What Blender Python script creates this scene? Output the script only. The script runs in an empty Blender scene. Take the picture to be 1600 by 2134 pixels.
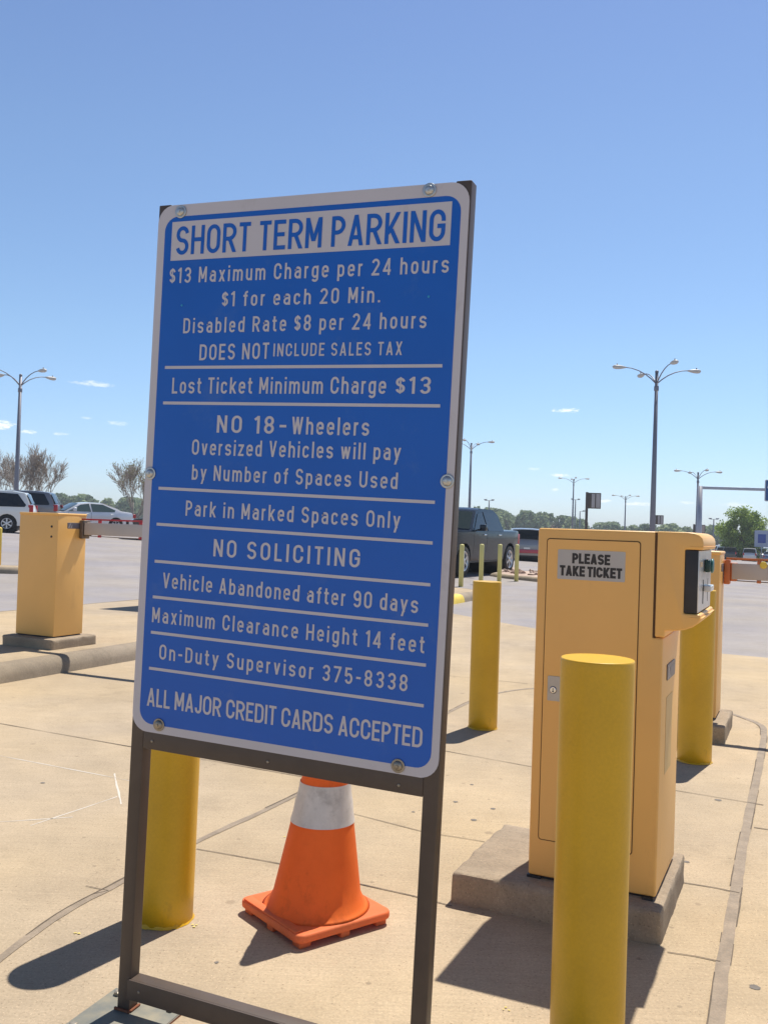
import bpy, bmesh, math, random
from mathutils import Vector, Matrix
R = math.radians
C = bpy.context.scene.collection
scene = bpy.context.scene

# ------------------------------------------------------------------ camera
cam_d = bpy.data.cameras.new("camera"); cam = bpy.data.objects.new("camera", cam_d); C.objects.link(cam)
cam_d.sensor_fit = 'VERTICAL'; cam_d.sensor_height = 24.0; cam_d.lens = 24.0*1950/2134
cam_d.clip_start = 0.05; cam_d.clip_end = 6000
p, r = R(0.91), R(1.9)
fwd = Vector((0, math.cos(p), math.sin(p))); up0 = Vector((0, -math.sin(p), math.cos(p))); rt0 = Vector((1, 0, 0))
rt = rt0*math.cos(r)+up0*math.sin(r); up = up0*math.cos(r)-rt0*math.sin(r)
M = Matrix((rt, up, -fwd)).transposed().to_4x4(); M.translation = (0, 0, 1.45)
cam.matrix_world = M
scene.camera = cam

# ------------------------------------------------------------------ sky and sun
SUN_EL, SUN_AZ = R(63.8), R(32.9)
sunv = Vector((math.cos(SUN_EL)*math.sin(SUN_AZ), math.cos(SUN_EL)*math.cos(SUN_AZ), math.sin(SUN_EL)))
w = bpy.data.worlds.new("World"); scene.world = w; w.use_nodes = True
nt = w.node_tree; nt.nodes.clear()
def N(tree, kind, **kw):
    n = tree.nodes.new(kind)
    for k, v in kw.items():
        if k.startswith('i_'):
            n.inputs[k[2:].replace('_', ' ')].default_value = v
        else: setattr(n, k, v)
    return n
def math_n(tree, op, a, b=None, clamp=False):
    n = tree.nodes.new('ShaderNodeMath'); n.operation = op; n.use_clamp = clamp
    for i, x in enumerate((a, b)):
        if x is None: continue
        if isinstance(x, (int, float)): n.inputs[i].default_value = x
        else: tree.links.new(x, n.inputs[i])
    return n.outputs[0]
sky = N(nt, 'ShaderNodeTexSky', sky_type='NISHITA', sun_disc=False, sun_elevation=SUN_EL, sun_rotation=SUN_AZ,
        altitude=300, air_density=1.0, dust_density=0.3, ozone_density=2.2)
bg = N(nt, 'ShaderNodeBackground'); bg.inputs['Strength'].default_value = 0.112
out = N(nt, 'ShaderNodeOutputWorld')
geo = N(nt, 'ShaderNodeTexCoord')
sep = N(nt, 'ShaderNodeSeparateXYZ'); nt.links.new(geo.outputs['Generated'], sep.inputs[0])
az = math_n(nt, 'ARCTAN2', sep.outputs[0], sep.outputs[1]); el = math_n(nt, 'ARCSINE', sep.outputs[2])
cmap = N(nt, 'ShaderNodeMapping'); cmap.inputs['Scale'].default_value = (1, 1, 3.2); nt.links.new(geo.outputs['Generated'], cmap.inputs['Vector'])
nz = N(nt, 'ShaderNodeTexNoise', i_Scale=105.0, i_Detail=7.0, i_Roughness=0.68); nt.links.new(cmap.outputs[0], nz.inputs['Vector'])
# small low fair-weather clouds: azimuth, elevation (deg), half width, half height, density
CLOUDS = [(10.85,7.35,.8,.17,.9),(-17.55,7.75,1.25,.18,.45),(-22.4,5.05,.75,.3,.85),(-20.9,4.75,.55,.14,.55),(-16.1,5.55,.8,.13,.35),
          (-19.2,4.75,.5,.1,.4),(-17.9,5.75,.45,.09,.25),(15.3,1.85,1.0,.14,.55),(13.2,2.0,.5,.13,.5),(10.6,3.45,.8,.12,.6),(9.0,3.8,.5,.09,.35),
          (17.9,2.0,.5,.12,.3),(10.3,2.6,.3,.13,.4),(20.6,1.9,.8,.2,.3)]
acc = None
wob = math_n(nt, 'MULTIPLY', math_n(nt, 'SUBTRACT', nz.outputs['Fac'], 0.47), 4.6)
for a, e, wd, hh, dens in CLOUDS:
    dx = math_n(nt, 'DIVIDE', math_n(nt, 'SUBTRACT', az, R(a)), R(wd)); dy = math_n(nt, 'DIVIDE', math_n(nt, 'SUBTRACT', el, R(e)), R(hh))
    d2 = math_n(nt, 'ADD', math_n(nt, 'MULTIPLY', dx, dx), math_n(nt, 'MULTIPLY', dy, dy))
    v = math_n(nt, 'SUBTRACT', 1.0, math_n(nt, 'ADD', d2, wob), True)
    v = math_n(nt, 'MULTIPLY', v, dens)
    acc = v if acc is None else math_n(nt, 'MAXIMUM', acc, v)
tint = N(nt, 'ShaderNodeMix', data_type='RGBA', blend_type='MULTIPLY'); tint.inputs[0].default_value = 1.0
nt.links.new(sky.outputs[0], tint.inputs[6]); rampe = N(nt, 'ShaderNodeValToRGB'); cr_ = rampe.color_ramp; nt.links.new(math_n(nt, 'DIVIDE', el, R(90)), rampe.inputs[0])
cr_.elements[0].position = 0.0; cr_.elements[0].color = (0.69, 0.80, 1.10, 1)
cr_.elements[1].position = 0.62; cr_.elements[1].color = (0.40, 0.385, 0.385, 1)  # sky overhead, above the view, dimmed on purpose to deepen ground shadows
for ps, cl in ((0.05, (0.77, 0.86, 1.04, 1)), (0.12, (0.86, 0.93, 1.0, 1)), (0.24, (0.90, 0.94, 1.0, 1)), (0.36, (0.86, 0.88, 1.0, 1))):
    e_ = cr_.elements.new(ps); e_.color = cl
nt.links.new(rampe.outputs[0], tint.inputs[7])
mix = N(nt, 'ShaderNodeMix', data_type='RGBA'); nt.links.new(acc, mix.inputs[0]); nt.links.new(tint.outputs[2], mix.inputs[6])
mix.inputs[7].default_value = (9.0, 9.0, 9.2, 1)
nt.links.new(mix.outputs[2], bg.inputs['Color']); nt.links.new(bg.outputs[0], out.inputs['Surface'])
sl = bpy.data.lights.new("sun", 'SUN'); sl.energy = 4.8; sl.angle = R(0.53); sl.color = (1.0, 0.95, 0.86)
so = bpy.data.objects.new("sun", sl); C.objects.link(so); so.rotation_euler = (-sunv).to_track_quat('-Z', 'Y').to_euler(); so.location = sunv*60

scene.view_settings.view_transform = 'Standard'; scene.view_settings.look = 'None'
scene.view_settings.exposure = 0.35; scene.view_settings.gamma = 1.0
scene.cycles.max_bounces = 8; scene.cycles.diffuse_bounces = 5

# ------------------------------------------------------------------ materials
MATS = {}
def mat(name, col, rough=0.6, metal=0.0, var=0.08, scale=6.0, bump=0.0, bscale=60.0, coat=0.0, speck=0.0, sscale=120.0, grain=0.0, ior=None, spec=None, tint=None):
    """procedural paint / stone / metal: large soft variation, fine grain, sparse specks, optional bump"""
    if name in MATS: return MATS[name]
    m = bpy.data.materials.new(name); m.use_nodes = True; t = m.node_tree; b = t.nodes['Principled BSDF']
    tc = N(t, 'ShaderNodeTexCoord')
    n1 = N(t, 'ShaderNodeTexNoise', i_Scale=scale, i_Detail=6.0, i_Roughness=0.6); t.links.new(tc.outputs['Object'], n1.inputs['Vector'])
    mr = N(t, 'ShaderNodeMapRange'); mr.inputs['From Min'].default_value = 0.3; mr.inputs['From Max'].default_value = 0.7
    t.links.new(n1.outputs['Fac'], mr.inputs['Value'])
    mx = N(t, 'ShaderNodeMix', data_type='RGBA'); t.links.new(mr.outputs[0], mx.inputs[0])
    lo = [max(0, c*(1-var)) for c in col]; hi = [min(1, c*(1+var)) for c in col]
    if tint: hi = tint
    mx.inputs[6].default_value = (*lo, 1); mx.inputs[7].default_value = (*hi, 1)
    cur = mx.outputs[2]
    if grain:
        n2 = N(t, 'ShaderNodeTexNoise', i_Scale=bscale*3, i_Detail=3.0, i_Roughness=0.7); t.links.new(tc.outputs['Object'], n2.inputs['Vector'])
        g = N(t, 'ShaderNodeMapRange'); g.inputs['From Min'].default_value = 0.3; g.inputs['From Max'].default_value = 0.7
        g.inputs['To Min'].default_value = 1-grain; g.inputs['To Max'].default_value = 1+grain; t.links.new(n2.outputs['Fac'], g.inputs['Value'])
        ml = N(t, 'ShaderNodeVectorMath', operation='SCALE'); t.links.new(cur, ml.inputs[0]); t.links.new(g.outputs[0], ml.inputs['Scale'])
        cur = ml.outputs[0]
    if speck:
        v = N(t, 'ShaderNodeTexVoronoi', i_Scale=sscale); t.links.new(tc.outputs['Object'], v.inputs['Vector'])
        thr = math_n(t, 'LESS_THAN', v.outputs['Distance'], 0.28)
        sr = N(t, 'ShaderNodeSeparateColor'); t.links.new(v.outputs['Color'], sr.inputs[0])
        sel = math_n(t, 'LESS_THAN', sr.outputs[0], speck)
        k = math_n(t, 'MULTIPLY', math_n(t, 'MULTIPLY', thr, sel), 0.55)
        m3 = N(t, 'ShaderNodeMix', data_type='RGBA'); t.links.new(k, m3.inputs[0]); t.links.new(cur, m3.inputs[6])
        m3.inputs[7].default_value = (col[0]*.3, col[1]*.28, col[2]*.28, 1); cur = m3.outputs[2]
    t.links.new(cur, b.inputs['Base Color'])
    b.inputs['Roughness'].default_value = rough; b.inputs['Metallic'].default_value = metal
    b.inputs['Coat Weight'].default_value = coat; b.inputs['Coat Roughness'].default_value = 0.08
    if spec is not None: b.inputs['Specular IOR Level'].default_value = spec
    if bump:
        n3 = N(t, 'ShaderNodeTexNoise', i_Scale=bscale, i_Detail=5.0, i_Roughness=0.65); t.links.new(tc.outputs['Object'], n3.inputs['Vector'])
        bp = N(t, 'ShaderNodeBump', i_Strength=bump, i_Distance=0.01); t.links.new(n3.outputs['Fac'], bp.inputs['Height']); t.links.new(bp.outputs[0], b.inputs['Normal'])
    MATS[name] = m; return m

def concrete_mat(name, base, stain=0.25):
    m = bpy.data.materials.new(name); m.use_nodes = True; t = m.node_tree; b = t.nodes['Principled BSDF']
    tc = N(t, 'ShaderNodeTexCoord'); o = tc.outputs['Object']
    def noise(sc, det, rg=0.6):
        n = N(t, 'ShaderNodeTexNoise', i_Scale=sc, i_Detail=det, i_Roughness=rg); t.links.new(o, n.inputs['Vector']); return n.outputs['Fac']
    def mr(x, a, c, d, e):
        q = N(t, 'ShaderNodeMapRange'); t.links.new(x, q.inputs['Value'])
        for k, v in zip(('From Min','From Max','To Min','To Max'), (a, c, d, e)): q.inputs[k].default_value = v
        return q.outputs[0]
    big = mr(noise(0.55, 5), .35, .65, 1-stain*.6, 1+stain*.4)
    mid = mr(noise(4.5, 6, .7), .3, .7, 1-stain*.35, 1+stain*.3)
    fine = mr(noise(95, 4, .75), .3, .7, .82, 1.16)
    f = math_n(t, 'MULTIPLY', math_n(t, 'MULTIPLY', big, mid), fine)
    rgb = N(t, 'ShaderNodeMix', data_type='RGBA'); t.links.new(mr(noise(.32, 3), .38, .62, 0, 1), rgb.inputs[0])
    rgb.inputs[6].default_value = (base[0]*.93, base[1]*.96, base[2]*1.06, 1); rgb.inputs[7].default_value = (base[0]*1.03, base[1]*1.02, base[2]*.99, 1)
    mp = N(t, 'ShaderNodeMapping'); mp.inputs['Rotation'].default_value = (0, 0, R(24.5)); mp.inputs['Scale'].default_value = (2.0, 90.0, 2.0); t.links.new(o, mp.inputs['Vector'])
    br = N(t, 'ShaderNodeTexNoise', i_Scale=1.0, i_Detail=3.0); t.links.new(mp.outputs[0], br.inputs['Vector'])
    f = math_n(t, 'MULTIPLY', f, mr(br.outputs['Fac'], .3, .7, .95, 1.05))
    dr = mr(noise(1.7, 7, .75), .56, .74, 1.0, 1-stain*.9); f = math_n(t, 'MULTIPLY', f, dr)
    sc = N(t, 'ShaderNodeVectorMath', operation='SCALE'); t.links.new(rgb.outputs[2], sc.inputs[0]); t.links.new(f, sc.inputs['Scale'])
    cur = sc.outputs[0]
    def spots(scale, frac, size, amount, colr):
        nonlocal cur
        v = N(t, 'ShaderNodeTexVoronoi', i_Scale=scale); t.links.new(o, v.inputs['Vector'])
        s = N(t, 'ShaderNodeSeparateColor'); t.links.new(v.outputs['Color'], s.inputs[0])
        sel = math_n(t, 'LESS_THAN', s.outputs[0], frac)
        sz = math_n(t, 'MULTIPLY', s.outputs[1], size)
        d = math_n(t, 'SUBTRACT', 1.0, math_n(t, 'DIVIDE', v.outputs['Distance'], math_n(t, 'ADD', sz, 0.01)), True)
        d = math_n(t, 'MULTIPLY', d, 3.0, True)
        k = math_n(t, 'MULTIPLY', math_n(t, 'MULTIPLY', d, sel), amount)
        q = N(t, 'ShaderNodeMix', data_type='RGBA'); t.links.new(k, q.inputs[0]); t.links.new(cur, q.inputs[6]); q.inputs[7].default_value = (*colr, 1); cur = q.outputs[2]
    spots(130, .16, .5, .55, (base[0]*.35, base[1]*.33, base[2]*.32))
    spots(210, .12, .5, .5, (min(1, base[0]*1.7), min(1, base[1]*1.7), min(1, base[2]*1.75)))
    spots(26, .05, .33, .5, (base[0]*.4, base[1]*.4, base[2]*.42))
    spots(5.5, .20, .17, .42, (base[0]*.42, base[1]*.42, base[2]*.45))
    t.links.new(cur, b.inputs['Base Color']); b.inputs['Roughness'].default_value = 0.88; b.inputs['Specular IOR Level'].default_value = 0.25
    h = math_n(t, 'ADD', noise(70, 5, .7), math_n(t, 'MULTIPLY', noise(9, 3), .6))
    bp = N(t, 'ShaderNodeBump', i_Strength=0.22, i_Distance=0.008); t.links.new(h, bp.inputs['Height']); t.links.new(bp.outputs[0], b.inputs['Normal'])
    MATS[name] = m; return m

CONC = concrete_mat('concrete', (0.445, 0.343, 0.222), .24)
KERB = concrete_mat('kerb_concrete', (0.33, 0.265, 0.19), .35)
PLINTH = concrete_mat('plinth_concrete', (0.37, 0.285, 0.19), .4)
ASPH = concrete_mat('asphalt', (0.315, 0.283, 0.265), .18)
SEAL = mat('joint_sealant', (0.265, 0.205, 0.145), .75, var=.22, scale=9, bump=.3, bscale=40, grain=.15)
CRACK = mat('joint_dirt', (0.13, 0.10, 0.072), .95, var=.3, scale=20)
CHALK = mat('chalk', (0.58, 0.53, 0.46), .95, var=.08, scale=40)
GRASS = mat('grass', (0.10, 0.13, 0.05), .95, var=.35, scale=.15)
BOX = mat('tan_enamel', (0.84, 0.475, 0.138), .42, var=.035, scale=2.5, bump=.04, bscale=160)
YEL = mat('bollard_yellow', (0.635, 0.368, 0.010), .42, var=.09, scale=3, bump=.08, bscale=35, grain=.05)
PALEYEL = mat('pale_yellow', (0.66, 0.58, 0.20), .5, var=.06, scale=3)
KERBYEL = mat('kerb_yellow', (0.78, 0.56, 0.08), .6, var=.12, scale=8)
ORANGE = mat('cone_orange', (0.95, 0.215, 0.045), .5, var=.10, scale=7, bump=.05, bscale=80)
ORANGE2 = mat('cone_base_orange', (0.87, 0.235, 0.09), .55, var=.08, scale=9, bump=.05, bscale=80)
COLLAR = mat('reflective_collar', (0.62, 0.58, 0.55), .4, var=.12, scale=16)
BLUE = mat('sign_blue', (0.006, 0.110, 0.50), .34, var=.05, scale=3, spec=.4)
WHITE = mat('sign_white', (0.565, 0.53, 0.55), .38, var=.03, scale=4)
def wear(m, col, lo, hi, scale, amount, rough_add=.2, stretch=(1, 1, 1)):
    t = m.node_tree; b = t.nodes['Principled BSDF']; tc = N(t, 'ShaderNodeTexCoord'); mp = N(t, 'ShaderNodeMapping'); mp.inputs['Scale'].default_value = stretch; t.links.new(tc.outputs['Object'], mp.inputs['Vector'])
    n = N(t, 'ShaderNodeTexNoise', i_Scale=scale, i_Detail=8.0, i_Roughness=.72); t.links.new(mp.outputs[0], n.inputs['Vector'])
    q = N(t, 'ShaderNodeMapRange'); t.links.new(n.outputs['Fac'], q.inputs['Value']); q.inputs['From Min'].default_value = lo; q.inputs['From Max'].default_value = hi; q.inputs['To Max'].default_value = amount
    src = b.inputs['Base Color'].links[0].from_socket; mx = N(t, 'ShaderNodeMix', data_type='RGBA'); t.links.new(q.outputs[0], mx.inputs[0]); t.links.new(src, mx.inputs[6]); mx.inputs[7].default_value = (*col, 1); t.links.new(mx.outputs[2], b.inputs['Base Color'])
    rr_ = math_n(t, 'ADD', math_n(t, 'MULTIPLY', q.outputs[0], rough_add/max(.01, amount)), b.inputs['Roughness'].default_value, True); t.links.new(rr_, b.inputs['Roughness'])
wear(BLUE, (.10, .19, .44), .56, .80, 7, .42); wear(BLUE, (.16, .24, .46), .70, .76, 34, .5); wear(WHITE, (.34, .30, .28), .58, .78, 9, .4)
wear(YEL, (.30, .17, .02), .60, .70, 5, .5, stretch=(1, 1, .5)); wear(YEL, (.10, .07, .03), .70, .735, 30, .8)
wear(BOX, (.56, .30, .10), .58, .75, 3.2, .4, stretch=(1, 1, .35)); wear(BOX, (.25, .14, .06), .715, .75, 42, .7)
wear(ORANGE, (.34, .08, .03), .56, .72, 8, .45, stretch=(1, 1, .6)); wear(ORANGE2, (.40, .12, .06), .56, .74, 11, .45)
wear(COLLAR, (.30, .27, .25), .53, .70, 12, .55)
BROWN = mat('brown_frame', (0.085, 0.06, 0.045), .5, var=.12, scale=12, bump=.05, bscale=90)
BROWN_IN = BROWN
ZINC = mat('zinc_hardware', (0.52, 0.53, 0.52), .38, metal=.75, var=.1, scale=40)
BRASSY = mat('weathered_steel', (0.34, 0.30, 0.24), .45, metal=.7, var=.2, scale=60)
PLATE = mat('base_plate_steel', (0.19, 0.205, 0.195), .65, metal=.1, var=.25, scale=14, tint=(.29, .255, .18))
RUST = mat('rust', (0.22, 0.075, 0.035), .9, var=.3, scale=30)
BLACK = mat('black_plastic', (0.022, 0.022, 0.025), .5, var=.1, scale=20)
STEEL = mat('brushed_steel', (0.62, 0.60, 0.57), .3, metal=.85, var=.12, scale=10)
LOCKM = mat('lock_plate', (0.48, 0.46, 0.43), .4, metal=.6, var=.08, scale=10)
GREEN = mat('button_green', (0.012, 0.05, 0.045), .35, var=.1)
STICK = mat('sticker_grey', (0.47, 0.45, 0.42), .5, var=.03, scale=8)
INK = mat('ink_black', (0.03, 0.028, 0.028), .6, var=.05)
ARMW = mat('arm_board', (0.50, 0.455, 0.42), .5, var=.05, scale=3)
RED = mat('red_rail', (0.45, 0.03, 0.045), .45, var=.1, scale=6)
REDOR = mat('arm_orange', (0.55, 0.16, 0.05), .5, var=.12, scale=9)
HUB = mat('arm_hub', (0.16, 0.12, 0.09), .5, metal=.3, var=.2, scale=12)
POLE = mat('lamp_pole', (0.20, 0.20, 0.235), .5, metal=.2, var=.06, scale=1)
HEADM = mat('lamp_head', (0.50, 0.48, 0.45), .5, var=.06, scale=3)
GALV = mat('galvanised', (0.42, 0.42, 0.46), .45, metal=.4, var=.08, scale=2)
SIGNBACK = mat('sign_back', (0.42, 0.38, 0.36), .5, metal=.1, var=.08, scale=2)
GLASS = mat('car_glass', (0.012, 0.016, 0.02), .05, var=.05, spec=.4)
GLASSLT = mat('windscreen', (0.03, 0.042, 0.042), .05, var=.05, spec=.5)
TYRE = mat('tyre', (0.018, 0.018, 0.018), .85, var=.15, scale=12)
RIM = mat('rim', (0.55, 0.55, 0.56), .3, metal=.8, var=.08)
CHROME = mat('chrome', (0.7, 0.7, 0.72), .15, metal=1.0, var=.03)
LAMPR = mat('tail_lamp', (0.42, 0.015, 0.02), .25, var=.08)
LAMPW = mat('head_lamp', (0.7, 0.68, 0.64), .15, var=.05)
BARK = mat('bark', (0.20, 0.145, 0.105), .95, var=.3, scale=3)
STONE = mat('pink_rock', (0.46, 0.30, 0.23), .9, var=.3, scale=2.5, tint=(.58, .46, .38))
def paint(name, col, metal=0.0): return mat(name, col, .32, metal=metal, var=.02, scale=1, coat=.8)
LEAF = [mat('leaf_light', (0.30, 0.39, 0.09), .8, var=.25, scale=.6), mat('leaf_mid', (0.23, 0.32, 0.08), .8, var=.25, scale=.6),
        mat('leaf_dark', (0.15, 0.22, 0.065), .85, var=.25, scale=.6)]
FAR = [mat('wood_light', (0.30, 0.36, 0.19), .95, var=.2, scale=.1), mat('wood_mid', (0.23, 0.29, 0.16), .95, var=.2, scale=.1),
       mat('wood_dark', (0.165, 0.22, 0.13), .95, var=.2, scale=.1), mat('wood_rust', (0.32, 0.22, 0.21), .95, var=.2, scale=.1)]  # wood colours lightened to imitate distance haze

def translucent(m, k=.45):
    t = m.node_tree; b = t.nodes['Principled BSDF']; o = [n for n in t.nodes if n.type == 'OUTPUT_MATERIAL'][0]
    tr = N(t, 'ShaderNodeBsdfTranslucent'); src = b.inputs['Base Color'].links[0].from_socket; t.links.new(src, tr.inputs['Color'])
    mx = N(t, 'ShaderNodeMixShader'); mx.inputs[0].default_value = k; t.links.new(b.outputs[0], mx.inputs[1]); t.links.new(tr.outputs[0], mx.inputs[2]); t.links.new(mx.outputs[0], o.inputs['Surface'])
    b.inputs['Specular IOR Level'].default_value = .15
for m_ in LEAF+FAR: translucent(m_)
for m_ in (ORANGE, ORANGE2): translucent(m_, .30)

# ------------------------------------------------------------------ mesh builder
class MB:
    def __init__(s): s.v = []; s.f = []; s.mi = []; s.sm = []
    def add(s, vs, fs, m=0, smooth=False, mtx=None):
        o = len(s.v)
        s.v += [tuple(mtx @ Vector(q)) if mtx else tuple(q) for q in vs]
        for f in fs: s.f.append([o+i for i in f]); s.mi.append(m); s.sm.append(smooth)
    def box(s, lo, hi, m=0, mtx=None):
        (a, b, c), (d, e, f) = lo, hi
        s.add([(a,b,c),(d,b,c),(d,e,c),(a,e,c),(a,b,f),(d,b,f),(d,e,f),(a,e,f)],
              [(0,3,2,1),(4,5,6,7),(0,1,5,4),(1,2,6,5),(2,3,7,6),(3,0,4,7)], m, mtx=mtx)
    def prism(s, poly, a, b, axis='z', m=0, mtx=None):
        n = len(poly)
        def P(q, t): return {'z': (q[0], q[1], t), 'y': (q[0], t, q[1]), 'x': (t, q[0], q[1])}[axis]
        vs = [P(q, a) for q in poly]+[P(q, b) for q in poly]
        fs = [list(range(n))[::-1], list(range(n, 2*n))]+[(i, (i+1) % n, n+(i+1) % n, n+i) for i in range(n)]
        s.add(vs, fs, m, mtx=mtx)
    def lathe(s, prof, seg=32, m=0, mtx=None, smooth=True, cap=True):
        vs = []; fs = []
        for (rr, z) in prof:
            for k in range(seg):
                a = 2*math.pi*k/seg; vs.append((rr*math.cos(a), rr*math.sin(a), z))
        for i in range(len(prof)-1):
            for k in range(seg):
                k2 = (k+1) % seg; fs.append((i*seg+k, i*seg+k2, (i+1)*seg+k2, (i+1)*seg+k))
        s.add(vs, fs, m, smooth, mtx)
        if cap:
            o = len(s.v)-len(vs)
            s.f.append([o+k for k in range(seg)][::-1]); s.mi.append(m); s.sm.append(False)
            o2 = o+(len(prof)-1)*seg
            s.f.append([o2+k for k in range(seg)]); s.mi.append(m); s.sm.append(False)
    def tube(s, pts, rad, seg=8, m=0, smooth=True, mtx=None):
        pts = [Vector(q) for q in pts]; n = len(pts)
        rads = rad if isinstance(rad, (list, tuple)) else [rad]*n
        vs = []; fs = []; ref = None
        for i, q in enumerate(pts):
            t = (pts[min(i+1, n-1)]-pts[max(i-1, 0)]).normalized()
            if ref is None: ref = t.orthogonal().normalized()
            ref = (ref-t*ref.dot(t)); ref = ref.normalized() if ref.length > 1e-6 else t.orthogonal().normalized()
            bi = t.cross(ref)
            for k in range(seg):
                a = 2*math.pi*k/seg; vs.append(q+(ref*math.cos(a)+bi*math.sin(a))*rads[i])
        for i in range(n-1):
            for k in range(seg):
                k2 = (k+1) % seg; fs.append((i*seg+k, i*seg+k2, (i+1)*seg+k2, (i+1)*seg+k))
        fs.append(list(range(seg))[::-1]); fs.append([(n-1)*seg+k for k in range(seg)])
        s.add(vs, fs, m, smooth, mtx)
    def build(s, name, mats, parent=None, bevel=0.0, bseg=3, fix=True, angle=40, smooth_all=False):
        me = bpy.data.meshes.new(name); me.from_pydata(s.v, [], s.f)
        for mt in (mats if isinstance(mats, (list, tuple)) else [mats]): me.materials.append(mt)
        for pl, mi, sm in zip(me.polygons, s.mi, s.sm): pl.material_index = mi; pl.use_smooth = sm
        if fix:
            bm = bmesh.new(); bm.from_mesh(me); bmesh.ops.recalc_face_normals(bm, faces=bm.faces)
            if bevel:
                ed = [e for e in bm.edges if len(e.link_faces) == 2 and e.calc_face_angle(0) > R(angle)]
                bmesh.ops.bevel(bm, geom=ed, offset=bevel, segments=bseg, affect='EDGES', profile=0.5, clamp_overlap=True)
            bm.to_mesh(me); bm.free()
            if bevel or smooth_all:
                for pl in me.polygons: pl.use_smooth = True
                try: me.set_sharp_from_angle(angle=R(38))
                except Exception: pass
        o = bpy.data.objects.new(name, me); C.objects.link(o)
        if parent: o.parent = parent
        return o
def thing(name, label, cat, loc=(0,0,0), rz=0.0, group=None, mtx=None):
    o = bpy.data.objects.new(name, None); C.objects.link(o); o.empty_display_size = .2
    if mtx is not None: o.matrix_world = mtx
    else: o.location = loc; o.rotation_euler = (0, 0, rz)
    o['label'] = label; o['category'] = cat
    if group: o['group'] = group
    return o
def tag(o, label, cat, group=None):
    o['label'] = label; o['category'] = cat
    if group: o['group'] = group
    return o
def struct(o): o['kind'] = 'structure'; return o
def copy_tree(o, parent=None):
    c = o.copy(); C.objects.link(c)
    if parent: c.parent = parent
    for ch in o.children[:]: copy_tree(ch, c)
    return c
def dup(src, loc, rz, label, group=None):
    c = copy_tree(src); c.location = loc
    if rz is not None: c.rotation_euler = (0, 0, rz)
    c['label'] = label
    if group: c['group'] = group
    return c
def sstep(a, b, x):
    t = min(1, max(0, (x-a)/(b-a))); return t*t*(3-2*t)
def terrain(x, y): return sstep(18, 34, y)*(0.15-0.034*min(50, max(-22, x)))
A = R(24.5); CA, SA = math.cos(A), math.sin(A)
def UV(u, v): return (u*CA+v*SA, -u*SA+v*CA)       # road axes -> world

# ------------------------------------------------------------------ ground
def sheet(name, xs, ys, zf, mt):
    m = MB(); nx = len(xs)
    m.v = [(x, y, zf(x, y)) for y in ys for x in xs]
    for j in range(len(ys)-1):
        for i in range(nx-1): m.f.append((j*nx+i, j*nx+i+1, (j+1)*nx+i+1, (j+1)*nx+i)); m.mi.append(0); m.sm.append(True)
    return struct(m.build(name, mt, fix=False))
xs = [-3000,-900,-300,-150,-80,-50,-36,-28]+[-22+2*i for i in range(37)]+[60,80,120,200,400,1000,3000]
ys = [-60,-20,0,8,14]+[16+1*i for i in range(22)]+[40,46,54,64,80,100,130,170,230,320,450,700,1200,3000]
sheet('ground', xs, ys, lambda x, y: terrain(x, y)-.06, GRASS)
xs2 = [-120,-80,-50,-36,-28]+[-22+2*i for i in range(37)]+[60,80,110,150]
ys2 = [-30,-10,0,8,14]+[16+1*i for i in range(22)]+[40,46,54,64,80,100,130,170,230]
sheet('asphalt_lot', xs2, ys2, lambda x, y: terrain(x, y)-.006, ASPH)
m = MB()
poly = [UV(*q) for q in ((-6.4,-14),(-6.4,15.7),(-5.6,15.2),(-3.7,13.75),(-0.96,12.5),(-0.43,12.45),(4,12.2),(14,12.0),(14,-14))]
m.v = [(x, y, 0.0) for x, y in poly]; m.f = [list(range(len(poly)))]; m.mi = [0]; m.sm = [False]
struct(m.build('concrete_apron', CONC))

rnd = random.Random(5)
def strip(mb, pts, width, z, jit=0.0, step=.06, keep=1.0, off=0.0):
    P = []
    for (a, b) in zip(pts[:-1], pts[1:]):
        d = math.dist(a, b); n = max(1, int(d/step))
        for i in range(n): t = i/n; P.append((a[0]+(b[0]-a[0])*t, a[1]+(b[1]-a[1])*t))
    P.append(pts[-1]); o = len(mb.v); ph = [rnd.uniform(0, 6.28) for _ in range(6)]; L = 0.0; on_ = []
    wob = lambda q, k: .5*math.sin(q*5.3+ph[k])+.3*math.sin(q*13.1+ph[k]*2)+.2*math.sin(q*31+ph[k]*3)+.25*rnd.uniform(-1, 1)
    for i, q in enumerate(P):
        a = P[max(0, i-1)]; b = P[min(len(P)-1, i+1)]; L += math.dist(a, q)
        d = Vector((b[0]-a[0], b[1]-a[1])); d.normalize(); nn = Vector((-d.y, d.x)); on_.append(keep >= 1 or math.sin(L*4.1+ph[4])*.6+math.sin(L*11+ph[5])*.4 < keep*2-1)
        for sg, k in ((-1, 0), (1, 1)):
            e = off+sg*width/2*max(.12, 1+jit*wob(L, k)); mb.v.append((q[0]+nn.x*e, q[1]+nn.y*e, z))
    for i in range(len(P)-1):
        if not on_[i]: continue
        mb.f.append((o+2*i, o+2*i+2, o+2*i+3, o+2*i+1)); mb.mi.append(0); mb.sm.append(False)
def smooth_pts(pts, n=6):
    out = []
    for i in range(len(pts)-1):
        p0 = Vector(pts[max(0, i-1)]); p1 = Vector(pts[i]); p2 = Vector(pts[i+1]); p3 = Vector(pts[min(len(pts)-1, i+2)])
        for k in range(n):
            t = k/n
            q = .5*((2*p1)+(p2-p0)*t+(2*p0-5*p1+4*p2-p3)*t*t+(3*p1-p0-3*p2+p3)*t**3); out.append((q.x, q.y))
    out.append(tuple(pts[-1])); return out
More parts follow.
